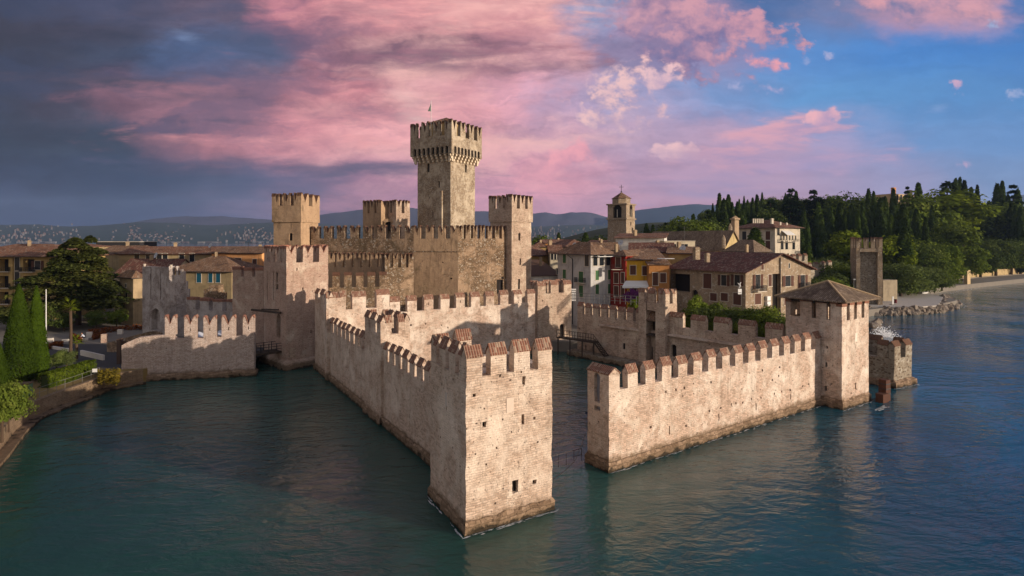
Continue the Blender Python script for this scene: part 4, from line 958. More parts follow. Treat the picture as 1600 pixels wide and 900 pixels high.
# open-backed tower
th = thing('open_tower', 'roofless open-backed castle tower between the left tower and the keep', 'tower', tuple(at(604, 142, 1.8)))
for x0, d0, x1, d1, nm, cn in ((567, 141, 595.5, 138.5, 'left_pier', (3, 2, 3, 2)), (619, 138.5, 640.5, 141.5, 'right_pier', (2, 3, 2, 3)), (592, 146, 622, 146.5, 'back_wall', (3, 0, 3, 0))):
    poly = fac(x0, d0, x1, d1, 6.5 if nm != 'back_wall' else 1.6); m = MB(); z1 = zat(333 if nm != 'back_wall' else 334, 140)
    for i in range(4): m.panel(poly[i], poly[(i+1) % 4], 1.8, z1, (), .9)
    m.face([(*p, z1) for p in poly]); pt = m.build(nm, RENDER if nm != 'right_pier' else PALE2, th, .05)
    for i in range(4):
        if not cn[i]: continue
        a, b = poly[i], poly[(i+1) % 4]; L = (b-a).length; dk = (b-a)/L
        for q, (s0, s1) in enumerate(split_merlons(L, cn[i], 2.0)):
            if q == cn[i]-1 and cn[(i+1) % 4]: s1 = L-.7
            mm = MB(); merlon(th, a+dk*s0, a+dk*s1, .7, z1, zat(321, 140), zat(313.5, 140), 'swallow', RENDER if nm != 'right_pier' else PALE2, DARKCAP, .04)
a0, a1 = V2(at(594, 139.5)), V2(at(620, 139.5)); m = MB()
m.panel(a0, a1, zat(360, 140), zat(342, 140), [((a1-a0).length/2, zat(360, 140)-.5, 2.6, 2.6, .6, True)], .9); m.face([(*a0, zat(342, 140)), (*a1, zat(342, 140)), (*(a1+Vector((0, 1))), zat(342, 140)), (*(a0+Vector((0, 1))), zat(342, 140))]); m.build('arch_wall', [RENDER, DARKIN], th, .03)

# the keep
KD_ = 140.0
KP = square(704, KD_, 652.5, 742)
kh = {0: ph(KP[0], KP[1], [(728, 263, .8, 2.2, .5, True)]), 3: ph(KP[3], KP[0], [(669, 262, .8, 2.2, .5, True), (686, 288, .45, 1.6, .4), (676.5, 335, .3, 1.4, .3), (671, 309, .25, .25), (677, 295, .25, .25)])}
zk = zat(252, KD_); zm = zat(240, KD_); over = 1.3
KO = offset(KP, -over)
karc = {}
for i in range(4):
    L = (KO[(i+1) % 4]-KO[i]).length; g_ = (L-over*1.2)/8
    karc[i] = [(over*.6+g_*(q+.5), zm-.01, g_-.5, 1.75, .55, True) for q in range(8)]
keep = tower('keep_tower', 'tall square keep with corbelled battlements and a flag on top', KO, zm, zat(221, KD_), zat(212, KD_), zat(199, KD_), zat(188, KD_), .8, 'swallow', (4, 4, 4, 4), KEEPST, DARKCAP, 1.5, karc, .9, .03)
shaft(keep, KP, 1.8, zk+2.0, KEEPST, kh)
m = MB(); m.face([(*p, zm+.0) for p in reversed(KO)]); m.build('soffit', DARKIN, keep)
cor = MB(); pal = plain('pale_corbel_stone', (206, 188, 162), .25, sc=2)
for i in range(4):
    a, b = KO[i], KO[(i+1) % 4]; L = (b-a).length; d = (b-a)/L; nin_ = Vector((-d.y, d.x)); k = 9
    for q in range(k):
        u = L*(q+.5)/k if False else over*.6+(L-over*1.2)*q/(k-1); w = .5; o = a+d*(u-w/2)
        cm = MB()
        cm.extrude([(.12, zm), (.12, zm-.5), (.5, zm-.75), (.5, zm-1.15), (.85, zm-1.35), (.85, zm-1.75), (over+.1, zm-2.0), (over+.1, zm)], Vector((*o, 0)), Vector((*nin_, 0)), Vector((0, 0, 1)), Vector((*(d*w), 0)))
        cm.build('corbel', pal, keep)
    # arches between the corbels
    am = MB(); g = (L-over*1.2)/(k-1)
    for q in range(k-1):
        u0 = over*.6+g*q; rr = (g-.5)/2
        for s_ in (-1, 1):
            pts = [(u0+g/2+s_*(rr+.25), zm+.02)]; 
            for j in range(5): an = j/4*1.5708; pts.append((u0+g/2+s_*rr*math.cos(an), zm-.02-.0+(-.55+rr*1.0*math.sin(an)*1.0) if j < 5 else zm))
        # spandrel strip above arch heads
    am.box((*((a+b)/2+nin_*.30), zm-.06), (L-.2, .5, .12), math.atan2(d.y, d.x)); am.build('arcade_head', KEEPST, keep)
m = MB(); P, r0, r1 = hip(m, offset(KP, 1.9), zat(190.5, KD_+4), zat(181, KD_+5), .5); m.build('roof', ROOF_OLD, keep)
m = MB(); q = offset(KP, 2.1); m.prism([tuple(x) for x in q], zat(221, KD_), zat(190.5, KD_+4), top=False); m.build('cap_house', plain('ochre_caphouse', (176, 146, 96), .3), keep)
# rounded stair shaft on the shaded face
u0, z0_ = onedge(KP[3], KP[0], 686, 300); dk = (KP[0]-KP[3]).normalized(); nk = Vector((dk.y, -dk.x)); p0 = KP[3]+dk*(u0+.5)
m = MB(); q = [p0-dk*.9, p0-dk*.9+nk*.75, p0+dk*.9+nk*.75, p0+dk*.9]; m.prism([tuple(x) for x in q], 18, zat(297, KD_-1), bottom=True); m.build('stair_shaft', KEEPST, keep, .03)
# flag
f0 = at(673.5, 141.5); fl = thing('flag', 'small limp flag on a thin pole above the keep', 'flag', (f0.x, f0.y, zat(212, 141)))
m = MB(); m.tube([(f0.x, f0.y, zat(212, 141)), (f0.x, f0.y, zat(156.5, 141))], .07, 6); m.build('pole', plain('white_pole', (206, 204, 200), .05), fl)
m = MB(); zt = zat(160, 141); n_ = 7
cols_ = [(.05, 0), (.12, .1), (.3, .22), (.42, .1), (.5, .3)]
for i in range(n_):
    for j in range(4):
        def fp(i, j):
            k = i/n_; w = .15+.85*k; return (f0.x-cols_[j][0]*w*1.5, f0.y-cols_[j][1]*1.2*w, zt-2.1*k-.3*j*(1-k)*.3)
        m.face([fp(i, j), fp(i+1, j), fp(i+1, j+1), fp(i, j+1)])
m.build('cloth', plain('grey_green_flag', (96, 108, 98), .2, sc=3), fl, smooth=True)
# ------------------------------------------------------------------ houses
GREEN_S = plain('green_shutter', (58, 92, 56), .15); BROWN_S = plain('brown_shutter', (84, 54, 42), .2); TEAL_S = plain('teal_shutter', (18, 84, 104), .12)
CHIM = plaster('chimney_plaster', (164, 142, 114)); TRIM = plain('pale_stone_trim', (196, 184, 166), .15); GUT = plain('dark_gutter', (58, 50, 46), .15, .6)
def gable(mb, poly, ze, zr, ov, along0, th=.14):
    """two roof slopes over a rectangle; along0: the ridge runs along edge 0"""
    P = [V2(p) for p in offset(poly, -ov)]
    if not along0: P = P[1:]+P[:1]
    r0, r1 = (P[0]+P[3])/2, (P[1]+P[2])/2
    half = (P[3]-P[0]).length/2; zo = ze-(zr-ze)*ov/max(half-ov, .1)
    q = lambda p, z: (p.x, p.y, z)
    mb.face([q(P[0], zo), q(P[1], zo), q(r1, zr), q(r0, zr)]); mb.face([q(P[2], zo), q(P[3], zo), q(r0, zr), q(r1, zr)])
    mb.face([q(P[1], zo-th), q(P[0], zo-th), q(r0, zr-th), q(r1, zr-th)]); mb.face([q(P[3], zo-th), q(P[2], zo-th), q(r1, zr-th), q(r0, zr-th)])
    for a, b, za, zb in ((P[0], P[1], zo, zo), (P[1], r1, zo, zr), (r1, P[2], zr, zo), (P[2], P[3], zo, zo), (P[3], r0, zo, zr), (r0, P[0], zr, zo)):
        mb.face([q(a, za-th), q(b, zb-th), q(b, zb), q(a, za)])
def window(parent, a, b, u, z, w, h, kind='open', sh=None, trim=None):
    """window centred at u along a-b and height z; kind: closed (shutters over it), open (shutters beside it), bare"""
    a = V2(a); b = V2(b); d = (b-a).normalized(); ang = math.atan2(d.y, d.x); nin = Vector((-d.y, d.x))
    def bx(mb, du, dz, sw, sh_, out, thick): c = a+d*(u+du)-nin*(out-thick/2); mb.box((c.x, c.y, z+dz), (sw, thick, sh_), ang)
    m = MB(); e = .1
    bx(m, 0, h/2+e/2, w+2*e, e, .07, .09); bx(m, 0, -h/2-e/2, w+3*e, e, .12, .14); bx(m, -w/2-e/2, 0, e, h-.004, .06, .08); bx(m, w/2+e/2, 0, e, h-.004, .06, .08)
    fr = m.build('window', trim or TRIM, parent)
    if kind != 'closed':
        g = MB(); bx(g, 0, 0, w, h, .02, .03); g.build('pane', GLASS, fr)
    if kind == 'closed':
        for s_ in (-1, 1):
            g = MB(); bx(g, s_*w/4, 0, w/2-.015, h, .05, .05); g.build('shutter', sh or BROWN_S, fr)
    elif kind == 'open':
        for s_ in (-1, 1):
            g = MB(); bx(g, s_*(w*.75+e), 0, w/2, h, .12, .05); g.build('shutter', sh or BROWN_S, fr)
    return fr
def chimney(parent, x, y, z, h=1.2, w=.6, mat=None):
    m = MB(); m.box((x, y, z+h/2-.3), (w, w*.8, h+.6), .4); m.box((x, y, z+h+.03), (w*1.35, w*1.15, .1), .4); m.box((x, y, z+h+.2), (w*.9, w*.7, .22), .4)
    return m.build('chimney', mat or CHIM, parent)
def house(name, label, poly, ze, zr, wall, roof, kind='hip', ov=.55, z0=1.8, wins=(), chims=(), holes=None, cat='house', flat=False, gutter=True):
    poly = [V2(p) for p in poly]; c = sum(poly, Vector((0, 0)))/4; th = thing(name, label, cat, (c.x, c.y, z0)); m = MB()
    holes = holes or {}
    for i in range(4): m.panel(poly[i], poly[(i+1) % 4], z0, ze, holes.get(i, ()))
    if kind in ('gable0', 'gable1'):
        Q = poly if kind == 'gable0' else poly[1:]+poly[:1]
        for p, q in ((Q[1], Q[2]), (Q[3], Q[0])): mm = (p+q)/2; m.face([(*p, ze), (*q, ze), (*mm, zr-.06)])
    if kind == 'flat': m.face([(*p, ze-.25) for p in poly])
    m.build('wall', [wall, DARKIN], th)
    if kind != 'flat':
        r = MB()
        if kind == 'hip': hip(r, poly, ze+.12, zr, ov)
        elif kind == 'shed':
            P = offset(poly, -ov); zz_ = [ze, ze, zr, zr]; r.face([(*p, z+.1) for p, z in zip(P, zz_)]); r.face([(*p, z-.03) for p, z in zip(P[::-1], zz_[::-1])])
            for i in range(4): j = (i+1) % 4; r.face([(*P[i], zz_[i]-.03), (*P[j], zz_[j]-.03), (*P[j], zz_[j]+.1), (*P[i], zz_[i]+.1)])
            m2 = MB(); m2.prism([tuple(p) for p in poly], ze, [ze, ze, zr-.05, zr-.05], top=False); m2.build('gable_wall', wall, th)
        else: gable(r, poly, ze+.12, zr+.12, ov, kind == 'gable0')
        r.build('roof', roof, th)
        if gutter and kind in ('hip', 'gable0'):
            P = offset(poly, -ov-.06); g = MB(); g.tube([(*P[0], ze+.02), (*P[1], ze+.02)], .08, 5); g.tube([(*P[3], ze+.02), (*P[0], ze+.02)], .08, 5); g.build('gutter', GUT, th)
    else:
        P = offset(poly, -.12); Pi = offset(poly, .12); r = MB()
        for i in range(4): j = (i+1) % 4; r.prism([tuple(P[i]), tuple(P[j]), tuple(Pi[j]), tuple(Pi[i])], ze-.02, ze+.13, bottom=True)
        r.build('parapet_coping', TRIM, th)
    for wn_ in wins:
        e, px, py, w, h = wn_[:5]; a, b = poly[e], poly[(e+1) % 4]; u, z = onedge(a, b, px, py)
        window(th, a, b, u, z, w, h, wn_[5] if len(wn_) > 5 else 'closed', wn_[6] if len(wn_) > 6 else BROWN_S)
    for ch in chims:
        p = at(ch[0], ch[1]); chimney(th, p.x, p.y, ch[2], *(ch[3:]))
    return th
def z_(y, d): return zat(y, d)
def railing(parent, name, pts, h, mat, n=10, r=.035, rails=3):
    m = MB()
    for i in range(len(pts)-1):
        a, b = Vector(pts[i]), Vector(pts[i+1])
        for k in range(n+1): q = a.lerp(b, k/n); m.tube([q, q+Vector((0, 0, h))], r, 4)
        for k in range(1, rails+1): m.tube([a+Vector((0, 0, h*k/rails)), b+Vector((0, 0, h*k/rails))], r, 4)
    return m.build(name, mat, parent)
def balcony(parent, a, b, u, z, w, dep=1.0):
    a = V2(a); b = V2(b); d = (b-a).normalized(); nin = Vector((-d.y, d.x)); ang = math.atan2(d.y, d.x)
    m = MB(); c = a+d*u-nin*dep/2; m.box((c.x, c.y, z), (w, dep, .15), ang); s_ = m.build('balcony', TRIM, parent)
    p0 = a+d*(u-w/2); p1 = p0-nin*dep; p2 = p1+d*w; p3 = a+d*(u+w/2)
    railing(s_, 'railing', [(*p0, z+.08), (*p1, z+.08), (*p2, z+.08), (*p3, z+.08)], 1.0, IRON, 8, .03, 2)

# --- right of the castle
grey = plaster('grey_plaster', (178, 174, 170)); red = plaster('red_plaster', (134, 42, 32)); yel = plaster('yellow_plaster', (196, 152, 44)); ora = plaster('orange_plaster', (172, 118, 66))
ochre = plaster('ochre_plaster', (178, 150, 98)); cream = plaster('cream_plaster', (206, 192, 164)); white = plaster('white_plaster', (214, 208, 198)); pink = plaster('apricot_plaster', (222, 160, 104)); yel2 = plaster('pale_yellow_plaster', (162, 142, 106))
G = fac(923, 118, 957, 122, 10)
hg = house('corner_house', 'grey house with green shutters and a glazed loggia under its roof', G, z_(398, 119), z_(378, 122), grey, ROOF_OLD, 'hip', .9, wins=[(3,882,404,1.0,1.9,'closed',GREEN_S),(3,882,428,1.0,1.9,'closed',GREEN_S),(3,908,434,1.3,2.6,'closed',GREEN_S),(3,908,455,1.2,2.4,'closed',GREEN_S),
  (0,933,430,1.0,2.0,'closed',GREEN_S),(0,952,429,.9,2.0,'closed',GREEN_S),(0,933,452,1.0,2.0,'closed',GREEN_S),(0,952,451,.9,2.0,'closed',GREEN_S),(0,930,406,1.3,2.4,'bare'),(0,940,406,1.3,2.4,'bare'),(0,950,406,1.3,2.4,'bare'),(3,917,407,1.2,2.4,'bare')], chims=[(938,125,17.2)])
a, b = G[3], G[0]; u, z = onedge(a, b, 908, 442); balcony(hg, a, b, u, z, 2.6, .8)
m = MB(); u, z = onedge(a, b, 895, 440); d = (b-a).normalized(); n_ = Vector((d.y, -d.x)); q = a+d*u+n_*.12; m.tube([(q.x-1, q.y+.4, z_(399, 120)), (q.x, q.y, z_(405, 120)), (q.x, q.y, 2)], .1, 6); m.build('downpipe', GUT, hg)
a, b = G[0], G[1]; u, z = onedge(a, b, 940, 400); c = a.lerp(b, .52); m = MB(); d = (b-a).normalized(); n_ = Vector((d.y, -d.x)); c = c+n_*.7; m.box((c.x, c.y, z_(399.5, 120)-.15), ((b-a).length*.8, 1.5, .1), math.atan2(d.y, d.x)); m.build('awning', WHITEP, hg)
RH = fac(954, 121.2, 977.5, 118.7, 10)
hr = house('red_house', 'narrow deep red house squeezed between grey and yellow houses', RH, z_(400, 120), z_(390, 125), red, ROOF_OLD, 'hip', .4, wins=[(0,966,409.5,1.2,2.1),(0,963,434.5,1.1,2.2),(0,973,434,.8,2.2),(0,963,455,1.1,2.2),(0,973,455,.8,2.2)], chims=[(963,128,17.5)])
m = MB(); p = at(965, 119.6, z_(421, 120)); m.box((p.x, p.y, p.z), (2.6, .9, .15)); bal = m.build('balcony', TRIM, hr); railing(bal, 'railing', [(p.x-1.3, p.y-.42, p.z+.1), (p.x+1.3, p.y-.42, p.z+.1)], .9, IRON, 10, .03, 2)
YH_ = fac(978, 119, 1016, 119, 9)
hy = house('yellow_house', 'bright yellow house with brown shutters and a white awning', YH_, z_(406, 119), z_(396, 123), yel, ROOF_OLD, 'gable0', .4, wins=[(0,989,422,1.2,1.9),(0,1008,423,1.2,1.9),(0,990,452,1.2,1.9)])
m = MB(); p0, p1 = at(970, 118.8), at(1014, 118.8); m.face([(p0.x, p0.y-1.6, z_(447, 118)), (p1.x, p1.y-1.6, z_(447, 118)), (p1.x-.3, p1.y, z_(438.5, 119)), (p0.x+1.0, p0.y, z_(438.5, 119))]); m.face([(p0.x, p0.y-1.6, z_(447, 118)-.35), (p1.x, p1.y-1.6, z_(447, 118)-.35), (p1.x, p1.y-1.6, z_(447, 118)), (p0.x, p0.y-1.6, z_(447, 118))])
m.build('awning', WHITEP, hy)
OH = fac(1014, 117, 1046, 117, 11)
ho = house('orange_house', 'ochre orange house with a sloping roof beside the yellow house', OH, z_(414, 117), z_(390, 126), ora, ROOF_OLD, 'shed', .35, wins=[(0,1024,436,1.1,2.6),(0,1036,434,1.2,1.9)])
m = MB(); p = at(1040, 118, z_(404, 118)); m.box((p.x, p.y, p.z), (3.2, 1.6, .12)); m.build('skylight_blind', WHITEP, ho)
SH = rect(1165, 104, 1048, 1267, 30.7)
sh = house('stone_house', 'large fieldstone house with a wide red roof and brown shutters', SH, z_(424, 104), z_(396.5, 108), TOWNST, ROOF_DARK, 'gable1', .9, wins=[
  (3,1105.5,439,2.0,2.9,'closed'),(3,1131,438,1.2,2.0,'open'),(3,1152,438,1.2,2.0,'open'),(3,1115,464,1.6,1.5),(3,1132,464,1.6,1.5),(3,1152,467,1.7,2.2),
  (0,1184,440,1.3,2.6,'open'),(0,1191,416,.8,1.3),(0,1184,467,1.8,2.0),(0,1203,438,1.0,2.2),(0,1231,439,1.6,2.0,'open'),(0,1254,440,1.4,2.6,'open'),(0,1233,415,.4,.9,'bare'),(0,1228,470,1.2,1.6)],
  holes={0: [(onedge(SH[0], SH[1], 1213, 430)[0], 1.9, 2.4, 11.6, .7)], 3: ph(SH[3], SH[0], [(1056, 441, 7.5, 3.6, 1.4), (1086, 466, 1.4, 3.4, .5, True)])}, chims=[(1088,114,16.6,1.5,1.1,TOWNST),(1105,111,16.2,.9,.8,TOWNST)])
a, b = SH[0], SH[1]; u, z = onedge(a, b, 1184, 455); balcony(sh, a, b, u, z, 2.6, 1.0); u, z = onedge(a, b, 1255, 450); balcony(sh, a, b, u, z, 2.2, .8)
for px, py in ((1198, 466), (1198, 474)): slab(sh, 'air_conditioner', a, b, *onedge(a, b, px, py), 1.0, .8, .5, WHITEP)
for e, px in ((0, 1218),):
    u, z = onedge(a, b, px, 440); d = (b-a).normalized(); n_ = Vector((d.y, -d.x)); q = a+d*u+n_*.15; m = MB(); m.tube([(q.x, q.y, 2), (q.x, q.y, z_(402, 112))], .1, 6); m.build('downpipe', GUT, sh)
a, b = SH[3], SH[0]; u, z = onedge(a, b, 1160, 451); d = (b-a).normalized(); n_ = Vector((d.y, -d.x)); q = a+d*u+n_*.7
ins = thing('hanging_sign', 'white hanging sign with a heraldic bird on the corner of the stone house', 'sign', (q.x, q.y, z))
m = MB(); m.box((q.x, q.y, z-.5), (.75, .06, .95), .2); m.build('board', WHITEP, ins)
m = MB(); m.box((q.x, q.y-.05, z-.7), (.5, .05, .10), .2); m.build('lettering', IRON, ins)
m = MB(); m.tube([(q.x-.2, q.y, z+.1), (q.x+.05, q.y, z+.5), (q.x-.05, q.y, z+.9), (q.x+.22, q.y, z+1.2)], [.07, .16, .12, .05], 6); m.tube([(q.x, q.y, z+.55), (q.x-.4, q.y, z+1.1)], [.12, .03], 5); m.build('bird', WHITEP, ins)
m = MB(); m.tube([(q.x, q.y, z+.05), (q.x-n_.x*.7, q.y-n_.y*.7, z+.05)], .04, 5); m.build('bracket', IRON, ins)

CH = rect(1131, 150, 1008, 1159, 30)
ch = house('church', 'long church with grey tile roof and a pinnacled pale gable', CH, z_(389, 150), z_(360.5, 152), plaster('church_plaster', (196, 172, 122)), ROOF_GREY, 'gable1', .4, cat='church', chims=())
p = at(1148.5, 158.5); m = MB(); m.box((p.x, p.y, 22), (1.7, 1.2, 6.5), .52); m.box((p.x, p.y, 25.6), (2.2, 1.6, .4), .52); m.extrude([(-.9, 0), (.9, 0), (0, .7)], (p.x, p.y+.5, 25.8), (1, 0, 0), (0, 0, 1), (0, -1.0, 0)); m.build('bell_cote', plaster('bellcote_plaster', (168, 144, 116)), ch)
for px, d, y in ((1130.5, 150, 367), (1141, 155, 349)):
    p = at(px, d); m = MB(); m.tube([(p.x, p.y, z_(388, d)), (p.x, p.y, z_(y+6, d)), (p.x, p.y, z_(y, d))], [.55, .5, .1], 6); m.build('pinnacle', TOWNST, ch)
CP = rect(1178, 134, 1133, 1203, 25)
house('chapel', 'low chapel with a lichen-covered hipped roof in front of the church gable', CP, z_(394, 134), z_(374.5, 138), ochre, ROOF_GREY, 'hip', .5, cat='chapel', chims=[(1167,134,17.5,1.0)])
WV = rect(1211, 200, 1149, 1250, 30)
wv = house('white_villa', 'large white villa with balconies and a brown hipped roof below the hill', WV, z_(356, 200), z_(343, 206), plaster('villa_plaster', (196, 184, 164)), ROOF_RED, 'hip', 1.2, z0=2, wins=[(3,1163,368,1.8,3.0,'bare'),(3,1180,368,1.8,3.0,'bare'),(3,1200,368,1.8,3.0),(3,1200,383,1.8,3.0),(0,1216,362,1.4,2.6,'bare'),(0,1222,383,1.5,3.0,'bare'),(0,1229,383,1.5,3.0,'bare'),(0,1240,383,1.5,3.0,'bare')]+[(0,1220+i*4.6,371.5,.75,1.6,'bare') for i in range(6)],
   chims=[(1177+i*2.9,205,z_(343.5,205)-.6,.7,.5,TRIM) for i in range(6)]+[(1206,201,z_(347,201),1.0,.9,TRIM),(1219,204,z_(351,204)-.3,.9,.6,TRIM),(1229,206,z_(352,206)-.3,.9,.6,TRIM)])
a, b = WV[0], WV[1]; u, z = onedge(a, b, 1230, 378); balcony(wv, a, b, u, z, 9, 1.6)
m = MB(); d = (b-a).normalized(); n_ = Vector((d.y, -d.x)); p = a+d*(u-3.2); q = p+d*4.6; m.face([(*(p+n_*2.2), z_(367, 199)), (*(q+n_*2.2), z_(367, 199)), (*q, z_(360, 201)), (*p, z_(360, 201))]); m.build('awning', WHITEP, wv)

BT = square(978.5, 190, 949.5, 992); bt_z = z_(318.5, 190)
bh = {3: [((BT[0]-BT[3]).length*.52, z_(340, 190), 3.1, 4.4, .9, True)], 0: [((BT[1]-BT[0]).length*.55, z_(338, 190), 2.1, 3.9, .9, True), ((BT[1]-BT[0]).length*.52, z_(352, 190), .6, 1.2, .5), ((BT[1]-BT[0]).length*.7, z_(364, 190), .9, 1.8, .5)]}
bt = thing('bell_tower', 'square stone bell tower with arched belfry openings and an iron cross', 'bell tower', (*((BT[0]+BT[2])/2), 1.8))
m = MB()
for i in range(4): m.panel(BT[i], BT[(i+1) % 4], 1.8, bt_z, bh.get(i, ()), 2.0)
m.face([(*p, bt_z) for p in BT]); m.build('shaft', [TOWNST, DARKIN], bt, .05)
for zz_ in (bt_z, z_(341.5, 190)):
    P = offset(BT, -.38); m = MB(); m.prism([tuple(p) for p in P], zz_-.25, zz_+.2, bottom=True); m.build('cornice', TOWNST, bt)
a, b = BT[3], BT[0]; u = (b-a).length*.52
slab(bt, 'colonnette', a, b, u, z_(333, 190), .22, 2.6, .02, TRIM); slab(bt, 'colonnette', BT[0], BT[1], (BT[1]-BT[0]).length*.55, z_(332, 190), .2, 2.4, .02, TRIM)
c = (BT[0]+BT[2])/2; m = MB(); rr = 3.15; oc = [(c.x+rr*math.cos(k*math.pi/4+.3), c.y+rr*math.sin(k*math.pi/4+.3)) for k in range(8)]
m.prism(oc, bt_z+.15, z_(309, 190)); m.build('lantern', TOWNST, bt, .03)
m = MB(); o8 = [(c.x+(rr+.4)*math.cos(k*math.pi/4+.3), c.y+(rr+.4)*math.sin(k*math.pi/4+.3)) for k in range(8)]; za = z_(309, 190); zb = z_(299.5, 193)
for k in range(8): m.face([(*o8[k], za), (*o8[(k+1) % 8], za), (c.x, c.y, zb)])
m.face([(*p, za) for p in reversed(o8)]); m.build('roof', ROOF_OLD, bt)
m = MB(); m.tube([(c.x, c.y, zb-.2), (c.x, c.y, z_(288, 193))], .09, 6); m.tube([(c.x-.75, c.y, z_(291.5, 193)), (c.x+.75, c.y, z_(291.5, 193))], .08, 6); m.tube([(c.x, c.y, zb), (c.x, c.y, zb+.45)], [.3, .1], 8); m.build('cross', IRON, bt)

misc = [  # generic roofs that fill the old town: name, label, footprint, eave row, ridge row, wall, roof, kind, windows
 ('town_house', 'white upper storey with a flat red-brown roof in front of the bell tower', fac(962,150,1038,146,9), 372, 365, white, ROOF_RED, 'shed', [(0,1013,384,.9,1.6,'bare'),(0,990,384,.9,1.6,'bare')]),
 ('town_house', 'long flat-roofed cream house with small square windows below the church roof', fac(1038,140,1086,140,8), 377, 372, cream, ROOF_OLD, 'flat', [(0,1046,384,.8,.8,'bare'),(0,1054,384,.8,.8,'bare'),(0,1066,384,.8,.8,'bare'),(0,1072,384,.8,.8,'bare')]),
 ('town_house', 'dull red-brown roof ridge between church and red house', fac(985,131,1052,129,9), 394, 379.5, cream, ROOF_DARK, 'gable0', []),
 ('town_house', 'small ochre house with a brown roof behind the orange house', fac(1044,127,1088,125,8), 396, 386, ochre, ROOF_OLD, 'gable0', []),
 ('town_house', 'grey plastered house with a dark brown pitched roof behind the stair tower', fac(829,127,874,130,10), 431, 406, white, plain('dark_slate_brown_roof', (86, 64, 50), .25), 'shed', [(0,872,424,.8,1.3,'bare')]),
 ('town_house', 'long sandy house with a low roof between pale castle tower and grey house', fac(829,140,862,146,12), 399, 384, ochre, ROOF_RED, 'gable0', []),
 ('town_house', 'small cream house with three windows left of the grey house', fac(860,138,877,138,10), 394, 383, cream, ROOF_RED, 'gable0', [(0,863,401,.7,1.5,'bare'),(0,867.5,401,.7,1.5,'bare'),(0,872,401,.7,1.5,'bare')]),
 ('town_house', 'brown pyramid-roofed house rising behind the grey house', fac(884,150,925,152,14), 386, 374, cream, ROOF_RED, 'hip', []),
 ('town_house', 'reddish long roof in the far row of the old town', fac(852,215,905,218,12), 380, 374.5, ora, ROOF_RED, 'gable0', [(0,885,383,1,1.4,'bare'),(0,893,383,1,1.4,'bare')]),
 ('town_house', 'orange tiled roof left of the bell tower foot', fac(915,200,950,196,12), 382, 375.5, cream, ROOF_RED, 'gable0', []),
 ('town_house', 'low brown roof behind the red and grey houses', fac(925,142,965,141,8), 391, 379, cream, ROOF_OLD, 'gable0', []),
 ('town_house', 'far left-hand roof of the row behind the pale castle tower', fac(832,190,856,190,12), 386, 378, ochre, ROOF_RED, 'hip', []),
 # left of the castle
 ('town_house', 'small square house with a pyramid roof beside the ruined gatehouse', rect(208, 122, 187, 224.5, 58), 434.5, 422, plaster('drab_plaster', (170, 148, 116)), ROOF_OLD, 'hip', [(3,197,446,.6,.8,'bare'),(3,198,464,.9,2.0,'bare'),(3,198,496,.7,1.2,'bare')]),
 ('town_house', 'yellow house with teal shutters and a brown hipped roof behind the ruin', fac(258,124,362,121,13), 424.5, 400, yel2, ROOF_OLD, 'hip', [(0,311,434,1.1,2.0,'closed',TEAL_S),(0,329,434,1.0,2.0,'closed',TEAL_S),(0,341,434,1.0,2.0,'closed',TEAL_S),(0,335,461,1.1,2.0,'closed',TEAL_S),(0,346,461,1.1,2.0,'closed',TEAL_S)]),
 ('town_house', 'long yellow building with dark windows under a white gutter', fac(186,150,334,150,12), 397, 385.5, yel2, ROOF_RED, 'gable0', [(0,x,402.5,1.3,2.2,'bare') for x in (214,232,240,249,258,284,300)]),
 ('town_house', 'low dull red roof between the cedar and the hip-roofed yellow house', fac(178,136,262,134,11), 431, 405, cream, ROOF_DARK, 'gable0', []),
 ('town_house', 'apricot house with brown doors beside the gate tower', fac(331,140,409,137,12), 395.5, 385.5, pink, ROOF_OLD, 'gable0', [(0,372,411,1.8,2.4),(0,398,412,1.1,2.2)]),
 ('town_house', 'dark rooftop terrace block above the cedar', fac(150,185,218,185,9), 378, 376, plain('dark_cladding', (46, 44, 44), .2), ROOF_DARK, 'flat', []),
 ('town_house', 'red-brown roof behind the left apartment block', fac(60,172,132,172,12), 386, 379.5, yel2, ROOF_RED, 'hip', []),
 ('town_house', 'yellow gabled house behind the cedar', fac(150,160,200,158,12), 396, 384, yel2, ROOF_OLD, 'gable0', []),
]
for nm, lab, poly, ye, yr, wl, rf, kd, wi in misc:
    d = sum(p.y for p in poly[:2])/2; dr = sum(p.y for p in poly)/4
    c = sum(poly, Vector((0, 0)))/4; px = 800+F*c.x/c.y
    zr_ = z_(yr, dr if kd != 'shed' else max(p.y for p in poly)); cs = []
    if kd not in ('flat',) and 'pyramid' not in lab: rng.seed(len(lab)); cs = [(px+rng.uniform(-12, 12), c.y, zr_-.6, rng.uniform(.8, 1.5), rng.uniform(.5, .8))]
    house(nm, lab, poly, z_(ye, d), zr_, wl, rf, kd, .5, wins=wi, chims=cs)
AP = fac(-70, 131, 93, 131, 15)
ap = house('apartment_house', 'ochre apartment block with recessed balconies and a hipped red roof', AP, z_(401, 131), z_(381, 138), ochre, ROOF_RED, 'hip', 1.4, wins=[(0,59,414.5,1.3,2.0,'open'),(0,27,413,1.1,3.2,'bare'),(0,27,434,1.1,3.2,'bare'),(0,-20,414,1.3,2.0,'closed'),(0,-20,440,1.3,2.0)],
   holes={0: ph(AP[0], AP[1], [(8,415,2.6,2.9,1.4),(45,415,2.6,2.9,1.4),(8,441,2.6,2.9,1.4),(8,466,2.6,2.9,1.4),(45,441,2.6,2.9,1.4),(45,466,2.6,2.9,1.4)])}, chims=[(46,137,z_(384,137),1.0)])
for px, py in ((8, 424.5), (45, 425), (8, 450), (45, 450.5), (8, 475)):
    u, z = onedge(AP[0], AP[1], px, py); balcony(ap, AP[0], AP[1], u, z, 3.0, .9)
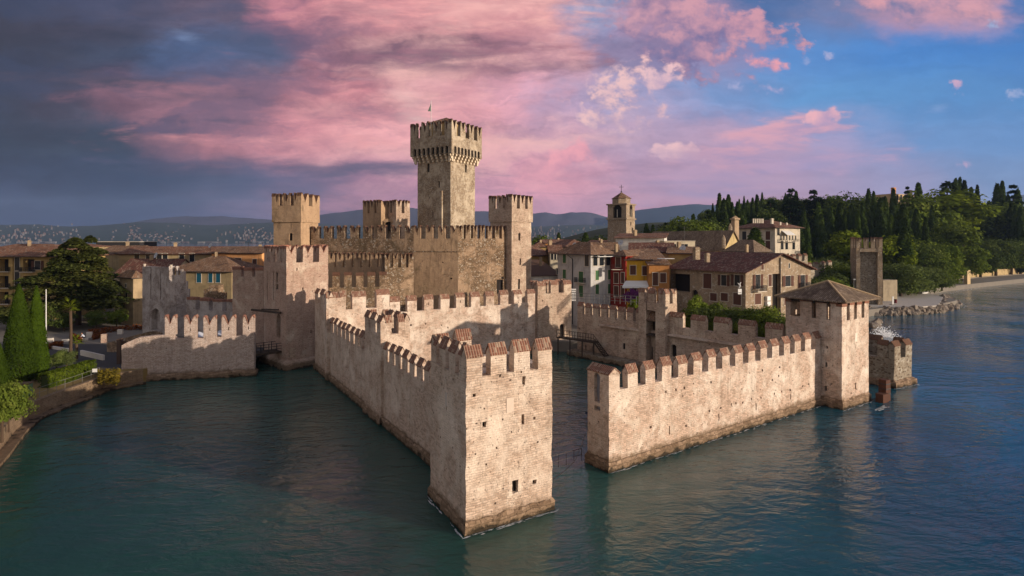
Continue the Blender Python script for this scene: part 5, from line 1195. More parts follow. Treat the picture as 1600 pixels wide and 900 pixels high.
slab(ap, 'pilaster', AP[0], AP[1], onedge(AP[0], AP[1], 18.5, 440)[0], 8.8, .9, 13.8, .35, ochre)
# dishes and aerials on the roofs
def dish(px, d, y, s=.7):
    p = at(px, d, z_(y, d)); th = thing('satellite_dish', '', 'satellite dish', (p.x, p.y, p.z-1), 'satellite dishes on the town roofs')
    m = MB(); n_ = 10
    dirv = Vector((-.5, -.75, .35)).normalized(); a = dirv.orthogonal().normalized(); b = dirv.cross(a)
    ring = [p+(a*math.cos(k*6.2832/n_)+b*math.sin(k*6.2832/n_))*s+dirv*.12 for k in range(n_)]
    for k in range(n_): m.face([ring[k], ring[(k+1) % n_], p]); 
    m.build('reflector', plain('pale_grey_dish', (178, 180, 184), .05), th)
    m = MB(); m.tube([p, p-Vector((0, 0, 1.6))], .06, 5); m.tube([p, p+dirv*.7], .03, 4); m.build('mast', IRON, th); return th
for px, d, y, lab in ((898, 150, 383, 'grey satellite dish on the roof above the grey house'), (970, 140, 379, 'grey satellite dish below the bell tower'), (1067, 128, 388, 'grey satellite dish behind the orange house'), (244, 131, 399, 'grey satellite dish at the edge of the brown hipped roof'), (329, 150, 383.5, 'grey satellite dish on the long yellow building')):
    dish(px, d, y)['label'] = lab
def aerial(px, d, y0, y1, lab):
    p = at(px, d, z_(y1, d)); th = thing('roof_aerial', lab, 'aerial', (p.x, p.y, p.z)); m = MB(); zt = z_(y0, d)
    m.tube([(p.x, p.y, p.z-1.5), (p.x, p.y, zt)], .045, 5); m.build('mast', IRON, th)
    m = MB(); m.tube([(p.x-1.2, p.y, zt-.2), (p.x+1.2, p.y, zt-.2)], .035, 4)
    for k in range(6): m.tube([(p.x-1.1+.44*k, p.y-.4, zt-.2), (p.x-1.1+.44*k, p.y+.4, zt-.2)], .025, 4)
    m.build('array', IRON, th)
aerial(1069, 141, 354, 371, 'tall thin aerial above the flat cream house'); aerial(1222, 139, 366, 378, 'thin aerial in front of the white villa'); aerial(992, 150, 372, 384, 'thin aerial on the white upper storey'); aerial(388, 139, 378, 386, 'thin aerial on the apricot house')
# sea wall, ruined square tower, villa on the hill, crenellated wall at the foot of the hill
RTW = fac(1338, 160, 1379, 158, 7.0)
rtw = thing('square_ruin_tower', 'tall roofless brown town-wall tower with a deep open back beside the beach', 'tower', (*((RTW[0]+RTW[2])/2), 1.8))
za = z_(388, 159); LW_ = (RTW[1]-RTW[0]).length; m = MB()
for i in range(4): m.panel(RTW[i], RTW[(i+1) % 4], 1.8, za, [(LW_/2-.1, 1.9, LW_-2.1, za-2.9, 1.3)] if i == 0 else (), 1.2)
m.face([(*p, za) for p in RTW]); m.build('wall', [TOWNST, DARKST], rtw, .12)
for i in range(4):
    a, b = RTW[i], RTW[(i+1) % 4]; L = (b-a).length; d = (b-a)/L
    for q, (s0, s1) in enumerate(split_merlons(L, 4 if i % 2 == 0 else 3, 1.1)): merlon(rtw, a+d*s0, a+d*min(s1, L-.8), .75, za, za+2.2, za+2.9, 'swallow', TOWNST, DARKCAP, .07)
TWL = [V2(at(1229, 150)), V2(at(1262, 160)), V2(at(1300, 175)), V2(at(1340, 182))]
zz_ = [z_(395, 150), z_(404, 160), z_(418, 175), z_(430, 180)]
for i in range(3):
    a, b = TWL[i], TWL[i+1]; za, zb = zz_[i], zz_[i+1]
    th = curtain('town_wall', ('dark crenellated town wall left of the beach tower, upper stretch', 'dark crenellated town wall left of the beach tower, middle stretch', 'dark crenellated town wall left of the beach tower, lowest stretch')[i], a, b, .8, 1.8, (za+zb)/2-1.5, (za+zb)/2, (za+zb)/2+.5, 4, 'gable', DARKST, DARKCAP, 1.2, (), 1.2, .06)
HV = rect(1392, 345, 1362, 1432, 20)
house('hilltop_villa', 'sandy villa with a columned terrace on top of the wooded hill', HV, z_(303, 345), z_(300, 352), plaster('sandy_plaster', (206, 172, 124)), ROOF_RED, 'flat', .8, z0=28, wins=[(0,x,310,1.6,4.2,'bare') for x in (1396,1402,1408,1414,1420,1426)]+[(3,x,311,1.4,2.4,'bare') for x in (1370,1379)], chims=[(1396,350,z_(302,350),3.2,2.2,pink),(1421,352,z_(302,352),1.6,2.6)])
SWL = [Vector(p) for p in coast[9:14]]; s1 = shift(SWL, 15.5); s2 = shift(SWL, 16.3)
s1[0] = s1[0].lerp(s1[1], .75); s2[0] = s2[0].lerp(s2[1], .75)
m = MB(); m.prism([tuple(p) for p in s1]+[tuple(p) for p in reversed(s2)], 1.0, 5.0); sw = tag(m.build('sea_wall', plaster('sea_wall_plaster', (186, 162, 118)), amp=.05), 'long sandy wall running above the beach at the foot of the woods', 'wall', kind='thing')
m = MB(); p = at(1532, 232); m.box((p.x-3, p.y+3, 4.2), (3.4, 1.2, 6.4), .6); tag(m.build('gate_pier', plaster('gate_pier_plaster', (196, 170, 128))), 'tall sandy gate pier at the end of the beach wall', 'gate pier', kind='thing')
wb = fac(1380, 168, 1402, 170, 3); m = MB(); m.prism([tuple(p) for p in wb], 1.8, z_(438, 168)); tag(m.build('block_wall', plaster('block_wall_plaster', (150, 136, 114))), 'plain tan block wall beside the square ruin tower', 'wall', kind='thing')
m = MB(); fw = fac(1262, 132, 1332, 150, 1.0)
# ------------------------------------------------------------------ trees and shrubs
def leafmesh(name, pts, size, mat, seed=0, up=.35, aspect=1.7):
    """many small leaf-sized faces at the given (position, outward) pairs"""
    rg = random.Random(seed); me = bpy.data.meshes.new(name); V = []; Fc = []
    for p, nrm in pts:
        n = (Vector(nrm)+Vector((rg.gauss(0, .5), rg.gauss(0, .5), rg.gauss(up, .5)))).normalized()
        a = n.orthogonal().normalized(); b = n.cross(a); an = rg.uniform(0, 6.28); a, b = a*math.cos(an)+b*math.sin(an), b*math.cos(an)-a*math.sin(an)
        s = size*rg.uniform(.6, 1.35); i = len(V); p = Vector(p)
        V += [p-a*s*.5*aspect, p-b*s*.5, p+a*s*.5*aspect, p+b*s*.5]; Fc.append((i, i+1, i+2, i+3))
    me.from_pydata([tuple(v) for v in V], [], Fc); me.materials.append(mat); return me
def sph(rg):
    while 1:
        v = Vector((rg.uniform(-1, 1), rg.uniform(-1, 1), rg.uniform(-1, 1)))
        if .05 < v.length < 1: return v
def cypress_pts(seed, h=1.0, r=.11, n=4200, base=.04, pw=.75, rag=.5):
    rg = random.Random(seed); out = []
    for _ in range(n):
        k = rg.random()**.85; rad = r*min(1, (1-k)**pw*1.15)*min(1, .55+k*4.5); an = rg.uniform(0, 6.283)
        rad *= 1+rag*noise.noise(Vector((math.cos(an)*1.6, math.sin(an)*1.6, k*9+seed)))
        q = math.sqrt(rg.uniform(.45, 1.05)); out.append(((math.cos(an)*rad*q, math.sin(an)*rad*q, base+k*(1-base)), (math.cos(an), math.sin(an), .5)))
    return out
def broad_pts(seed, n=6500, nb=20, flat=.95, base=.13):
    rg = random.Random(seed); cl = []
    for i in range(nb):
        v = sph(rg); cl.append((Vector((v.x*.34, v.y*.34, base+.42+v.z*.36*flat)), rg.uniform(.13, .24)))
    out = []
    for i in range(n):
        c, r = cl[i % nb]; v = sph(rg).normalized(); q = rg.uniform(.72, 1.08)
        if v.z < -.55: v.z *= -.5
        p = c+Vector((v.x, v.y, v.z*.8))*r*q*(1+.3*noise.noise(v*2.2+c*9)); out.append((p, v))
    return out
def cedar_pts(seed, n=4200, layers=8, spread=.42):
    rg = random.Random(seed); out = []; pads = []
    for l in range(layers):
        k = l/(layers-1); rr = spread*(1-k*.78); m_ = 6 if l < layers-2 else 3
        for j in range(m_):
            an = j*6.283/m_+l*1.1+rg.uniform(-.4, .4); d = rr*rg.uniform(.35, .85); pads.append((Vector((math.cos(an)*d, math.sin(an)*d, .22+k*.74+rg.uniform(-.03, .03))), rr*rg.uniform(.35, .55)))
    for i in range(n):
        c, r = pads[i % len(pads)]; an = rg.uniform(0, 6.283); q = math.sqrt(rg.random())
        p = c+Vector((math.cos(an)*r*q, math.sin(an)*r*q, (1-q*q)*.035-.02*q+rg.uniform(-.012, .018)))
        out.append((p, (0, 0, 1)))
    return out
def pine_pts(seed, n=2600):
    rg = random.Random(seed); out = []
    for l in range(14):
        k = l/13; rr = .20*(1-k)+.015
        for j in range(6):
            an0 = rg.uniform(0, 6.283)
            for _ in range(n//84):
                q = rg.random(); an = an0+rg.gauss(0, .22); out.append(((math.cos(an)*rr*q*1.1, math.sin(an)*rr*q*1.1, .2+k*.8-q*.05*(1-k)+rg.uniform(-.008, .012)), (math.cos(an)*.4, math.sin(an)*.4, .8)))
    return out
CYP = foliage('cypress_green', (48, 62, 32), (74, 90, 44), (96, 108, 54), .2)
BRD = foliage('broadleaf_green', (80, 96, 38), (114, 126, 56), (140, 146, 74))
OAK = foliage('holm_oak_green', (66, 80, 40), (96, 108, 56), (120, 128, 72))
LIME = foliage('bright_leaf_green', (90, 104, 32), (120, 132, 44), (146, 150, 64))
OLV = foliage('olive_green', (78, 90, 52), (104, 114, 70), (128, 136, 96))
CED = foliage('cedar_green', (78, 88, 46), (112, 116, 58), (140, 134, 66), .2)
PINE = foliage('pine_green', (42, 58, 34), (64, 80, 44), None, .15)
TOP = foliage('clipped_thuja_green', (50, 66, 20), (70, 90, 28), (86, 106, 36), .1)
HEDGE = foliage('hedge_green', (70, 86, 26), (98, 112, 36), (122, 132, 50))
BARK = plain('tree_bark', (78, 62, 48), .4, .95, 3); PALEBARK = plain('pale_bark', (150, 140, 124), .3, .95, 3)
def trunkmesh(name, top, r0, r1, limbs=0, seed=0, mat=None):
    rg = random.Random(seed); m = MB(); m.tube([(0, 0, -.02), (r0*.4, 0, top*.5), (0, 0, top)], [r0, (r0+r1)/2, r1], 7)
    for i in range(limbs):
        an = i*6.283/limbs+rg.uniform(-.3, .3); z0 = top*rg.uniform(.5, .9); e = .14 if top < .7 else .02; q = 1 if top < .7 else 1.25-z0
        m.tube([(0, 0, z0), (math.cos(an)*.12*q, math.sin(an)*.12*q, z0+e), (math.cos(an)*.24*q, math.sin(an)*.24*q, z0+e*2.1)], [r1*.8, r1*.5, r1*.2], 5)
    o = m.build(name, mat or BARK); me = o.data; bpy.data.objects.remove(o); return me
K = {}
for i in range(4): K['cypress', i] = (leafmesh('cypress_crown', cypress_pts(i*7+1, r=(.085, .10, .115, .13)[i], pw=.62), .021, CYP, i, .2, 2.2), trunkmesh('cypress_trunk', .3, .016, .01))
for i in range(5): K['broad', i] = (leafmesh('broadleaf_crown', broad_pts(i+3), .028, BRD, i), trunkmesh('broadleaf_trunk', .5, .03, .016, 6, i))
for i in range(4): K['oak', i] = (leafmesh('oak_crown', broad_pts(i+30, nb=26, flat=1.0, base=.12), .026, OAK, i), trunkmesh('oak_trunk', .5, .03, .016, 6, i))
for i in range(2): K['lime', i] = (leafmesh('bright_crown', broad_pts(i+50, nb=16), .032, LIME, i), trunkmesh('bright_trunk', .5, .025, .014, 5, i))
for i in range(3): K['olive', i] = (leafmesh('olive_crown', broad_pts(i+70, nb=20, flat=.9, base=.06), .025, OLV, i), trunkmesh('olive_trunk', .4, .035, .018, 5, i))
for i in range(2): K['cedar', i] = (leafmesh('cedar_crown', cedar_pts(i+90, 7000, 10, .32), .022, PINE, i, .6), trunkmesh('cedar_trunk', .95, .022, .006, 7, i))
for i in range(2): K['pine', i] = (leafmesh('conifer_crown', pine_pts(i+95), .028, PINE, i), trunkmesh('conifer_trunk', .9, .016, .004))
def tree(kind, var, x, y, z, h, w=1.0, label='', group=None, name=None, rot=None):
    cm, tm = K[kind, var]; nm = name or {'cypress': 'cypress_tree', 'broad': 'broadleaf_tree', 'oak': 'holm_oak_tree', 'lime': 'bright_tree', 'olive': 'olive_tree', 'cedar': 'cedar_tree', 'pine': 'conifer_tree'}[kind]
    r = thing(nm, label, 'tree', (x, y, z), group); r.rotation_euler.z = rng.uniform(0, 6.28) if rot is None else rot
    for n, me in (('crown', cm), ('trunk', tm)):
        o = bpy.data.objects.new(n, me); col.objects.link(o); o.parent = r; o.scale = (h*w, h*w, h)
    return r
rng = random.Random(21)
def hz(x, y): return max(1.75, hill(x, y))-.2
def px_tree(kind, px, ytop, d, label, group=None, w=1.0, hmin=6, var=None, base=None):
    p = at(px, d); z0 = hz(p.x, p.y) if base is None else base; h = max(hmin, zat(ytop, d)-z0)
    nv = max(k[1] for k in K if k[0] == kind)+1
    return tree(kind, rng.randrange(nv) if var is None else var, p.x, p.y, z0, h, w, label, group)
CG = 'cypress trees on the wooded hill'; CL = 'dark slender cypress among the trees of the wooded hill'
# cypresses that stand out
for px, yt, d, w in ((1124,303,285,.9),(1131,311,280,.9),(1138,305,290,.9),(1115,331,280,1),(1144,317,285,.8),(1152,316,290,.9),(1155,312,300,.6),(1168,313,300,.7),(1162,326,290,1),(1176,310,295,.8),(1183,305,300,.8),(1158,328,280,1),(1244,299,330,.9),(1279,318,270,1),(1256,328,268,1),(1262,348,262,1),(1283,335,262,1),(1226,308,320,1),
   (1312,318,280,1.2),(1331,320,275,1.1),(1357,296,300,.9),(1365,300,290,.7),(1376,310,262,1),(1383,308,268,.8),(1396,296,285,.8),(1411,320,235,1.1),(1424,330,265,.9),(1435,287,310,1.0),(1432,328,250,1.0),(1446,340,240,.9),(1493,280,340,.8),(1500,278,345,.7),(1507,283,340,.9),(1517,294,335,.9),(1527,290,350,.7),(1558,288,340,1.0),(1566,284,345,.7),(1536,318,330,1),(1545,315,325,1),(1575,305,330,.9),(1580,318,310,.9),(1594,325,300,1.0),(1587,322,305,.9),(1348,318,270,.9),(1340,330,262,.9),(1403,330,240,.8),(1392,335,250,.9),(1456,322,280,.8),(1320,330,272,.8),(1298,325,285,.9),(1590,296,335,.8)):
    px_tree('cypress', px, yt, d, CL, CG, w)
px_tree('cypress', 1413, 356, 196, 'tall dark cypress standing alone beside the beach tower', None, 1.35, var=2)
px_tree('cypress', 1248, 352, 215, 'green columnar cypress right beside the white villa', None, 1.2, var=3)
px_tree('cypress', 1180, 357, 172, 'broad green cypress in front of the white villa wall', None, 1.9, var=3)
for px, yt, d, kind, lab in ((1067,338,230,'broad','round golden-green tree left of the cypress row'),(1078,345,225,'oak',''),(1083,336,230,'cypress',''),(1092,345,225,'broad',''),(1101,340,235,'oak',''),(1053,352,235,'oak',''),(1040,350,235,'pine',''),(1020,352,240,'cypress',''),(1010,350,240,'cypress',''),(1000,355,240,'oak',''),(1106,332,240,'pine','')):
    px_tree(kind, px, yt, d, lab or {'oak': 'dark round tree behind the church roof', 'cypress': 'small dark cypress behind the church roof', 'broad': 'mid green round tree right of the golden tree', 'pine': 'dark pointed conifer behind the church roof'}[kind], {'oak': 'round trees behind the church roof', 'cypress': 'small cypresses behind the church roof', 'pine': 'conifers behind the church roof'}.get(kind) if not lab else None, 1.0, 5)
for px, yt, d in ((1236,297,318),(1272,299,315),(1204,311,310)): px_tree('cedar', px, yt, d, 'layered flat-topped cedar on the skyline behind the white villa', 'cedars behind the white villa', 1.1)
px_tree('cedar', 1480, 284, 335, 'layered cedar right of the hilltop villa', None, 1.1, var=0)
px_tree('pine', 1583, 292, 325, 'pointed conifer on the far right skyline', None, 1.3, var=0)
px_tree('pine', 1417, 294, 330, 'slender pale conifer in front of the hilltop villa', None, 1.0, var=1)
px_tree('lime', 1392, 368, 200, 'bright yellow-green tree behind the square ruin tower', None, 1.1, var=0)
px_tree('lime', 1330, 362, 215, 'bright green bush tree left of the square ruin tower', None, 1.2, var=1)
px_tree('lime', 1462, 300, 315, 'bright green domed tree right of the hilltop villa', None, 1.6, var=0)
px_tree('broad', 1485, 346, 250, 'large sunlit green oak in the middle of the wood', None, 1.2, var=1)
for i, (px, yt) in enumerate(((1197,322),(1212,316),(1222,310),(1232,306),(1250,308),(1264,306),(1286,311),(1297,306),(1309,305),(1321,303),(1336,305),(1349,308),(1356,312),(1438,305),(1450,312),(1474,322),(1488,320),(1503,316),(1530,322),(1552,318),(1568,322),(1596,320),(1612,316))):
    k = ('oak', 'broad', 'oak')[i % 3]; px_tree(k, px, yt, 300+(i*37) % 40, 'dark evergreen tree in the hillside wood' if k == 'oak' else 'mid green leafy tree in the hillside wood', 'evergreen trees in the hillside wood' if k == 'oak' else 'leafy trees in the hillside wood', 1.05)
# the rest of the wood
kinds = [('oak', 'dark evergreen tree in the hillside wood', 'evergreen trees in the hillside wood'), ('broad', 'mid green leafy tree in the hillside wood', 'leafy trees in the hillside wood'), ('cypress', CL, CG), ('olive', 'grey-green olive tree on the hillside', 'olive trees on the hillside')]
n = 0
while n < 230:
    x = rng.uniform(60, 440); y = rng.uniform(185, 430); p = 800+F*x/y
    if not 1080 < p < 1720: continue
    dd = cdist(x, y)
    if dd < (19 if p < 1490 else 24): continue
    if p < 1260 and y < 262: continue
    if 1340 < p < 1440 and 300 < y < 352: continue
    kd = rng.choices([0, 1, 2, 3], [4.5, 4, 4.0, 1.0])[0]; k, lab, grp = kinds[kd]; z = hz(x, y)
    h = {'oak': rng.uniform(9, 14), 'broad': rng.uniform(8, 13), 'cypress': rng.uniform(12, 17), 'olive': rng.uniform(5, 7.5)}[k]
    nv = max(q[1] for q in K if q[0] == k)+1
    tree(k, rng.randrange(nv), x, y, z, h, rng.uniform(.95, 1.35) if k != 'cypress' else rng.uniform(.8, 1.1), lab, grp); n += 1
# trees along the beach and the foot of the wood
for px, yt, d, k, w in ((1408,404,182,'olive',1.3),(1420,408,186,'olive',1.3),(1434,409,190,'olive',1.3),(1447,412,195,'olive',1.3),(1460,416,202,'broad',1.2),(1472,420,208,'olive',1.3),(1484,424,220,'broad',1.2),(1497,408,238,'broad',1.1),(1524,404,276,'broad',1.2),(1545,402,290,'broad',1.2),(1565,404,302,'lime',1.2),(1440,380,215,'oak',1.2),(1455,370,230,'broad',1.2),(1470,390,222,'broad',1.1),(1510,380,255,'broad',1.1),(1532,375,275,'oak',1.2),(1556,370,285,'oak',1.2),(1580,372,295,'oak',1.2),(1595,380,300,'oak',1.2)):
    lab = {'olive': 'grey-green bushy tree at the edge of the beach', 'broad': 'rounded green tree along the foot of the wood', 'oak': 'dark tree along the foot of the wood', 'lime': 'light green tree above the beach wall'}[k]
    px_tree(k, px, yt, d, lab, lab.replace('tree', 'trees') if k != 'lime' else None, w, 4)
for px, yt, d, k, w, lab in ((1280,412,165,'olive',1.5,'grey-green bush left of the beach tower'),(1297,408,172,'broad',1.4,'green bush left of the beach tower'),(1318,404,178,'olive',1.5,'pale olive bush right behind the crenellated town wall'),(1310,392,195,'olive',1.6,'large olive on the slope behind the town wall'),(1270,428,150,'olive',1.5,'low olive bush in front of the town wall'),(1288,432,152,'broad',1.4,'low green bush in front of the town wall'),(1325,420,168,'broad',1.3,'leafy bush at the left foot of the beach tower'),(1240,398,180,'lime',1.2,'bright green shrub beside the white villa gate')):
    px_tree(k, px, yt, d, lab, None, w, 3)
for px, yt, d, k, w, lab in ((838,368,240,'broad',1.2,'dense green tree beyond the pale castle tower'),(850,371,245,'broad',1.2,'green tree right beside the dense one beyond the castle'),(873,364,260,'cypress',1.2,'small lone cypress in the old town roofs'),(915,364,260,'cypress',1.5,'small pointed cypress left of the bell tower'),(931,369,250,'oak',1.2,'round dark tree left of the bell tower'),(942,372,250,'oak',1.2,'low dark tree at the bell tower foot')):
    px_tree(k, px, yt, d, lab, None, w, 4, base=1.8)
# hedge of olives in front of the stone house
for i, (px, yt, d) in enumerate(((1084,477,92),(1096,474,91.5),(1109,472,91),(1122,473,90),(1136,474,89.5),(1149,473,89),(1162,475,88),(1176,475,87),(1190,474,86),(1204,476,85),(1217,478,84),(1228,482,83))):
    px_tree('olive' if i % 3 else 'broad', px, yt, d, 'grey-green olive bush in the row before the stone house' if i % 3 else 'brighter green bush in the row before the stone house', 'olive bushes before the stone house' if i % 3 else 'brighter bushes before the stone house', 1.0, 3, base=3.4)
px_tree('broad', 1093, 460, 97, 'climbing green shrub by the arched door of the stone house', None, .8, 3, base=5, var=0)
px_tree('lime', 997, 463, 112, 'bright green shrub below the yellow house', None, 1.0, 3, base=5, var=1)
# garden ground of those bushes
m = MB(); q = [T2+rn*1.2, RB+rn*1.0, RB+rn*14+rd*2, T2+rn*16]; m.prism([tuple(p) for p in q], 1.7, 3.6); tag(m.build('garden_ground', EARTH), kind='structure')
# undergrowth of the wood: nobody could count it
pts = []; rg = random.Random(4)
while len(pts) < 26000:
    x = rg.uniform(60, 470); y = rg.uniform(175, 440); p = 800+F*x/y
    if not 1080 < p < 1700 or cdist(x, y) < 17.5: continue
    if p < 1260 and y < 250: continue
    bump = max(0, noise.noise(Vector((x*.09, y*.09, 3))))*5
    pts.append(((x, y, max(1.8, hill(x, y))+rg.uniform(0, 1.2+bump)), (0, 0, 1)))
o = bpy.data.objects.new('undergrowth', leafmesh('undergrowth', pts, 1.15, OAK, 3)); col.objects.link(o); tag(o, 'dark green scrub covering the ground of the wooded hill', 'undergrowth', kind='stuff')
# crenellated hill skirt trees done; left bank -------------------------------------------------
big = leafmesh('great_cedar_crown', cedar_pts(7, 46000, 11, .56), .018, CED, 3, .7, 2.2)
bt_ = trunkmesh('great_cedar_trunk', .9, .028, .006, 9, 4); K['great', 0] = (big, bt_)
def crown_tree(name, kind, p, h, w, label, rot=0):
    r = tree(kind, 0, p.x, p.y, p.z, h, w, label, None, name, rot); return r
crown_tree('cedar_tree', 'great', at(122, 122, 1.8), zat(372, 122)-1.8, 1.18, 'huge spreading cedar in front of the yellow apartment block')
for px, yt, d, k, w, lab in ((62,470,112,'oak',1.2,'dark shrub below the left flank of the great cedar'),(150,482,116,'oak',1.2,'dark shrub in the shade under the great cedar'),(182,480,118,'broad',1.1,'dark green shrub beside the small pyramid-roofed house'),(100,485,114,'oak',1.3,'dark shrub in the middle of the shade under the cedar'),(20,470,118,'oak',1.2,'dark shrub before the apartment block')):
    px_tree(k, px, yt, d, lab, None, w, 3, base=1.8)
def clipped(name, px, d, y0, half, label, n=30000):
    p = at(px, d, 1.8); h = zat(y0, d)-1.8; r = half/F*d/h
    cm = leafmesh('clipped_crown', cypress_pts(int(px), 1, r*1.0, n, .02, .72, .08), .0085, TOP, int(px), .1, 2.0); th = thing(name, label, 'tree', tuple(p))
    for nm, me in (('crown', cm), ('trunk', K['cypress', 0][1])):
        o = bpy.data.objects.new(nm, me); col.objects.link(o); o.parent = th; o.scale = (h, h, h)
    return th
clipped('thuja_tree', 30, 72.5, 444, 24, 'taller of the two clipped green thujas on the left bank')
clipped('thuja_tree', 57, 74.5, 447, 17, 'slimmer of the two clipped green thujas on the left bank')
clipped('thuja_tree', -4, 62, 530, 20, 'clipped green thuja cut by the left picture edge', 20000)
px_tree('broad', 3, 590, 52.5, 'leafy green shrub hanging over the quay at the left edge', None, .8, 4, base=1.6, var=2)
px_tree('broad', 14, 598, 55.5, 'yellow-green shrub leaning over the quay beside the green box', None, .62, 3, base=1.5, var=1)
px_tree('olive', 88, 543, 81, 'silvery round olive bush beside the clipped hedge', None, 1.0, 3, base=1.8, var=0)
px_tree('olive', 104, 546, 82, 'smaller silvery olive bush near the palm', None, .95, 3, base=1.8, var=1)
def hedge(name, pts, w, h, label):
    rg = random.Random(9); out = []; core = MB()
    for i in range(len(pts)-1):
        a, b = Vector(pts[i]), Vector(pts[i+1]); d = (b-a); L = d.length; d /= L; n_ = Vector((-d.y, d.x, 0))
        core.box((*((a+b)/2).xy, a.z+h/2-.1), (L, w*.8, h-.25), math.atan2(d.y, d.x))
        for _ in range(int(L*900)):
            f = rg.choice((0, 1, 2, 2)); u = rg.uniform(-.3, L+.3); g = rg.gauss(0, .05)
            if f < 2: s_ = -1 if f == 0 else 1; out.append((a+d*u+n_*(s_*w/2+g)+Vector((0, 0, rg.uniform(0, h))), n_*s_))
            else: out.append((a+d*u+n_*rg.uniform(-w/2, w/2)+Vector((0, 0, h+g)), (0, 0, 1)))
    p0 = Vector(pts[0]); th = thing(name, label, 'hedge', tuple(p0))
    o = bpy.data.objects.new('foliage', leafmesh('hedge_foliage', [(Vector(p)-p0, n) for p, n in out], .13, HEDGE, 5)); col.objects.link(o); o.parent = th
    core.build('branches', HILLG, th); return th
hedge('clipped_hedge', [tuple(at(70, 70.5, 1.8)), tuple(at(112, 74.5, 1.8)), tuple(at(141, 78, 1.8))], 1.2, 1.75, 'low clipped green hedge along the quay lawn')
def palm(px, d, ytop, label, nf=22, s=1.6):
    p = at(px, d, 1.8); H = zat(ytop, d); th = thing('palm_tree', label, 'palm', tuple(p)); m = MB()
    m.tube([(p.x, p.y, 1.7), (p.x+.1, p.y, (H+1.8)/2), (p.x, p.y, H-s*.35)], [.24, .18, .2], 8); m.build('trunk', BARK, th)
    rg = random.Random(int(px)); f = MB(); c = Vector((p.x, p.y, H-s*.3))
    for i in range(nf):
        an = rg.uniform(0, 6.283); el = rg.uniform(-.5, 1.2); L = s*rg.uniform(.8, 1.1); dv = Vector((math.cos(an)*math.cos(el), math.sin(an)*math.cos(el), math.sin(el)))
        tip = c+dv*L; side = dv.cross(Vector((0, 0, 1))).normalized()
        for k in range(-5, 6):
            e = c+dv*L*.55+ (dv*math.cos(k*.24)+side*math.sin(k*.24))*L*.6-Vector((0, 0, .12*abs(k)*.4+.1)); b = c+dv*L*.5; w_ = (dv.cross(e-b)).normalized()*.035 if k else Vector((0, 0, .035)); s2 = side*.05
            f.face([b-s2, b+s2, e])
        f.tube([c, c+dv*L*.55], .03, 4)
    f.build('crown', foliage('palm_green_%d' % px, (70, 84, 24), (112, 118, 40)), th)
palm(110, 85, 474, 'tall thin fan palm on the left bank', 26, 1.5); palm(119, 86.5, 528, 'short young fan palm beside the tall palm', 16, 1.3)
# ------------------------------------------------------------------ small things
# rocks of the jetty: every stone its own object
rmesh = []
ROCK = stone('jetty_rock', (112,102,92), (150,138,124), (108,94,82), (88,78,68), (136,124,112), .5, .5, stain=.4)
for i in range(6):
    bm = bmesh.new(); bmesh.ops.create_icosphere(bm, subdivisions=2, radius=1)
    for v in bm.verts:
        n_ = noise.noise(v.co*.9+Vector((i*5, 0, 0))); v.co *= 1+.45*n_; v.co.x *= 1.25; v.co.z *= .75
        for ax in range(3): v.co[ax] = max(-.62, min(.62, v.co[ax]))
    me = bpy.data.meshes.new('jetty_rock'); bm.to_mesh(me); bm.free(); me.materials.append(ROCK); rmesh.append(me)
rng = random.Random(3)
edge = [V2(on(1358, 493.5)), V2(on(1400, 493)), V2(on(1440, 491.5)), V2(on(1478, 487.5)), V2(on(1502, 480)), V2(on(1496, 471)), V2(on(1480, 464.5))]
inner_e = [V2(on(x, y, 2.0)) for x, y in ((1358, 478.5), (1400, 480), (1440, 479), (1465, 477), (1471, 470), (1473, 464), (1473, 460))]
m = MB()
for i in range(len(edge)-1): m.face([(*edge[i], -.6), (*edge[i+1], -.6), (*inner_e[i+1], 1.7), (*inner_e[i], 1.7)])
tag(m.build('jetty_bank_ground', plain('rock_core', (96, 84, 72), .4), smooth=True), kind='structure')
for i in range(290):
    k = rng.random()*(len(edge)-1.001); j = int(k); f = k-j; a = edge[j].lerp(edge[j+1], f); b = inner_e[j].lerp(inner_e[j+1], f); q = rng.random(); p = a.lerp(b, q)
    o = bpy.data.objects.new('jetty_rock', rng.choice(rmesh)); col.objects.link(o); s = rng.uniform(.45, 1.15)
    o.location = (p.x, p.y, -.3+1.8*q+.15); o.scale = (s, s, s); o.rotation_euler = (rng.uniform(0, 6), rng.uniform(0, 6), rng.uniform(0, 6)); tag(o, 'rough brown boulder heaped on the jetty bank by the beach', 'rock', 'boulders of the jetty bank', 'thing')
# dark rocks behind the roofed tower and a wave breaking on them
for i, (px, py, s) in enumerate(((1366,512,1.3),(1369,508,1.1),(1372,505,.9),(1367,521,1.0))):
    p = on(px, py); o = bpy.data.objects.new('shore_rock', rmesh[i]); col.objects.link(o); o.location = p+Vector((0, 0, .3)); o.scale = (s*1.3, s*1.3, s); o.rotation_euler = (i, 2*i, 3*i); tag(o, 'dark wet rock at the waterline behind the roofed tower', 'rock', 'wet rocks behind the roofed tower', 'thing')
m = MB(); rg = random.Random(8); c0 = on(1374, 526)
for i in range(900):
    k = rg.random(); x = c0.x+rg.gauss(1.2, 1.1)-1.0+k*1.2; zz_ = abs(rg.gauss(0, 1.0))*(1-abs(x-c0.x-.5)*.22); y = c0.y+rg.gauss(0, .8); s = rg.uniform(.03, .1)
    if zz_ < 0: continue
    m.face([(x-s, y, zz_), (x+s*.3, y-s, zz_-s), (x+s, y, zz_+s*.4), (x, y+s*.5, zz_+s)])
tag(m.build('wave_spray', plain('white_foam', (232, 232, 232), .05)), 'white spray of a wave breaking behind the roofed tower', 'spray', kind='stuff')
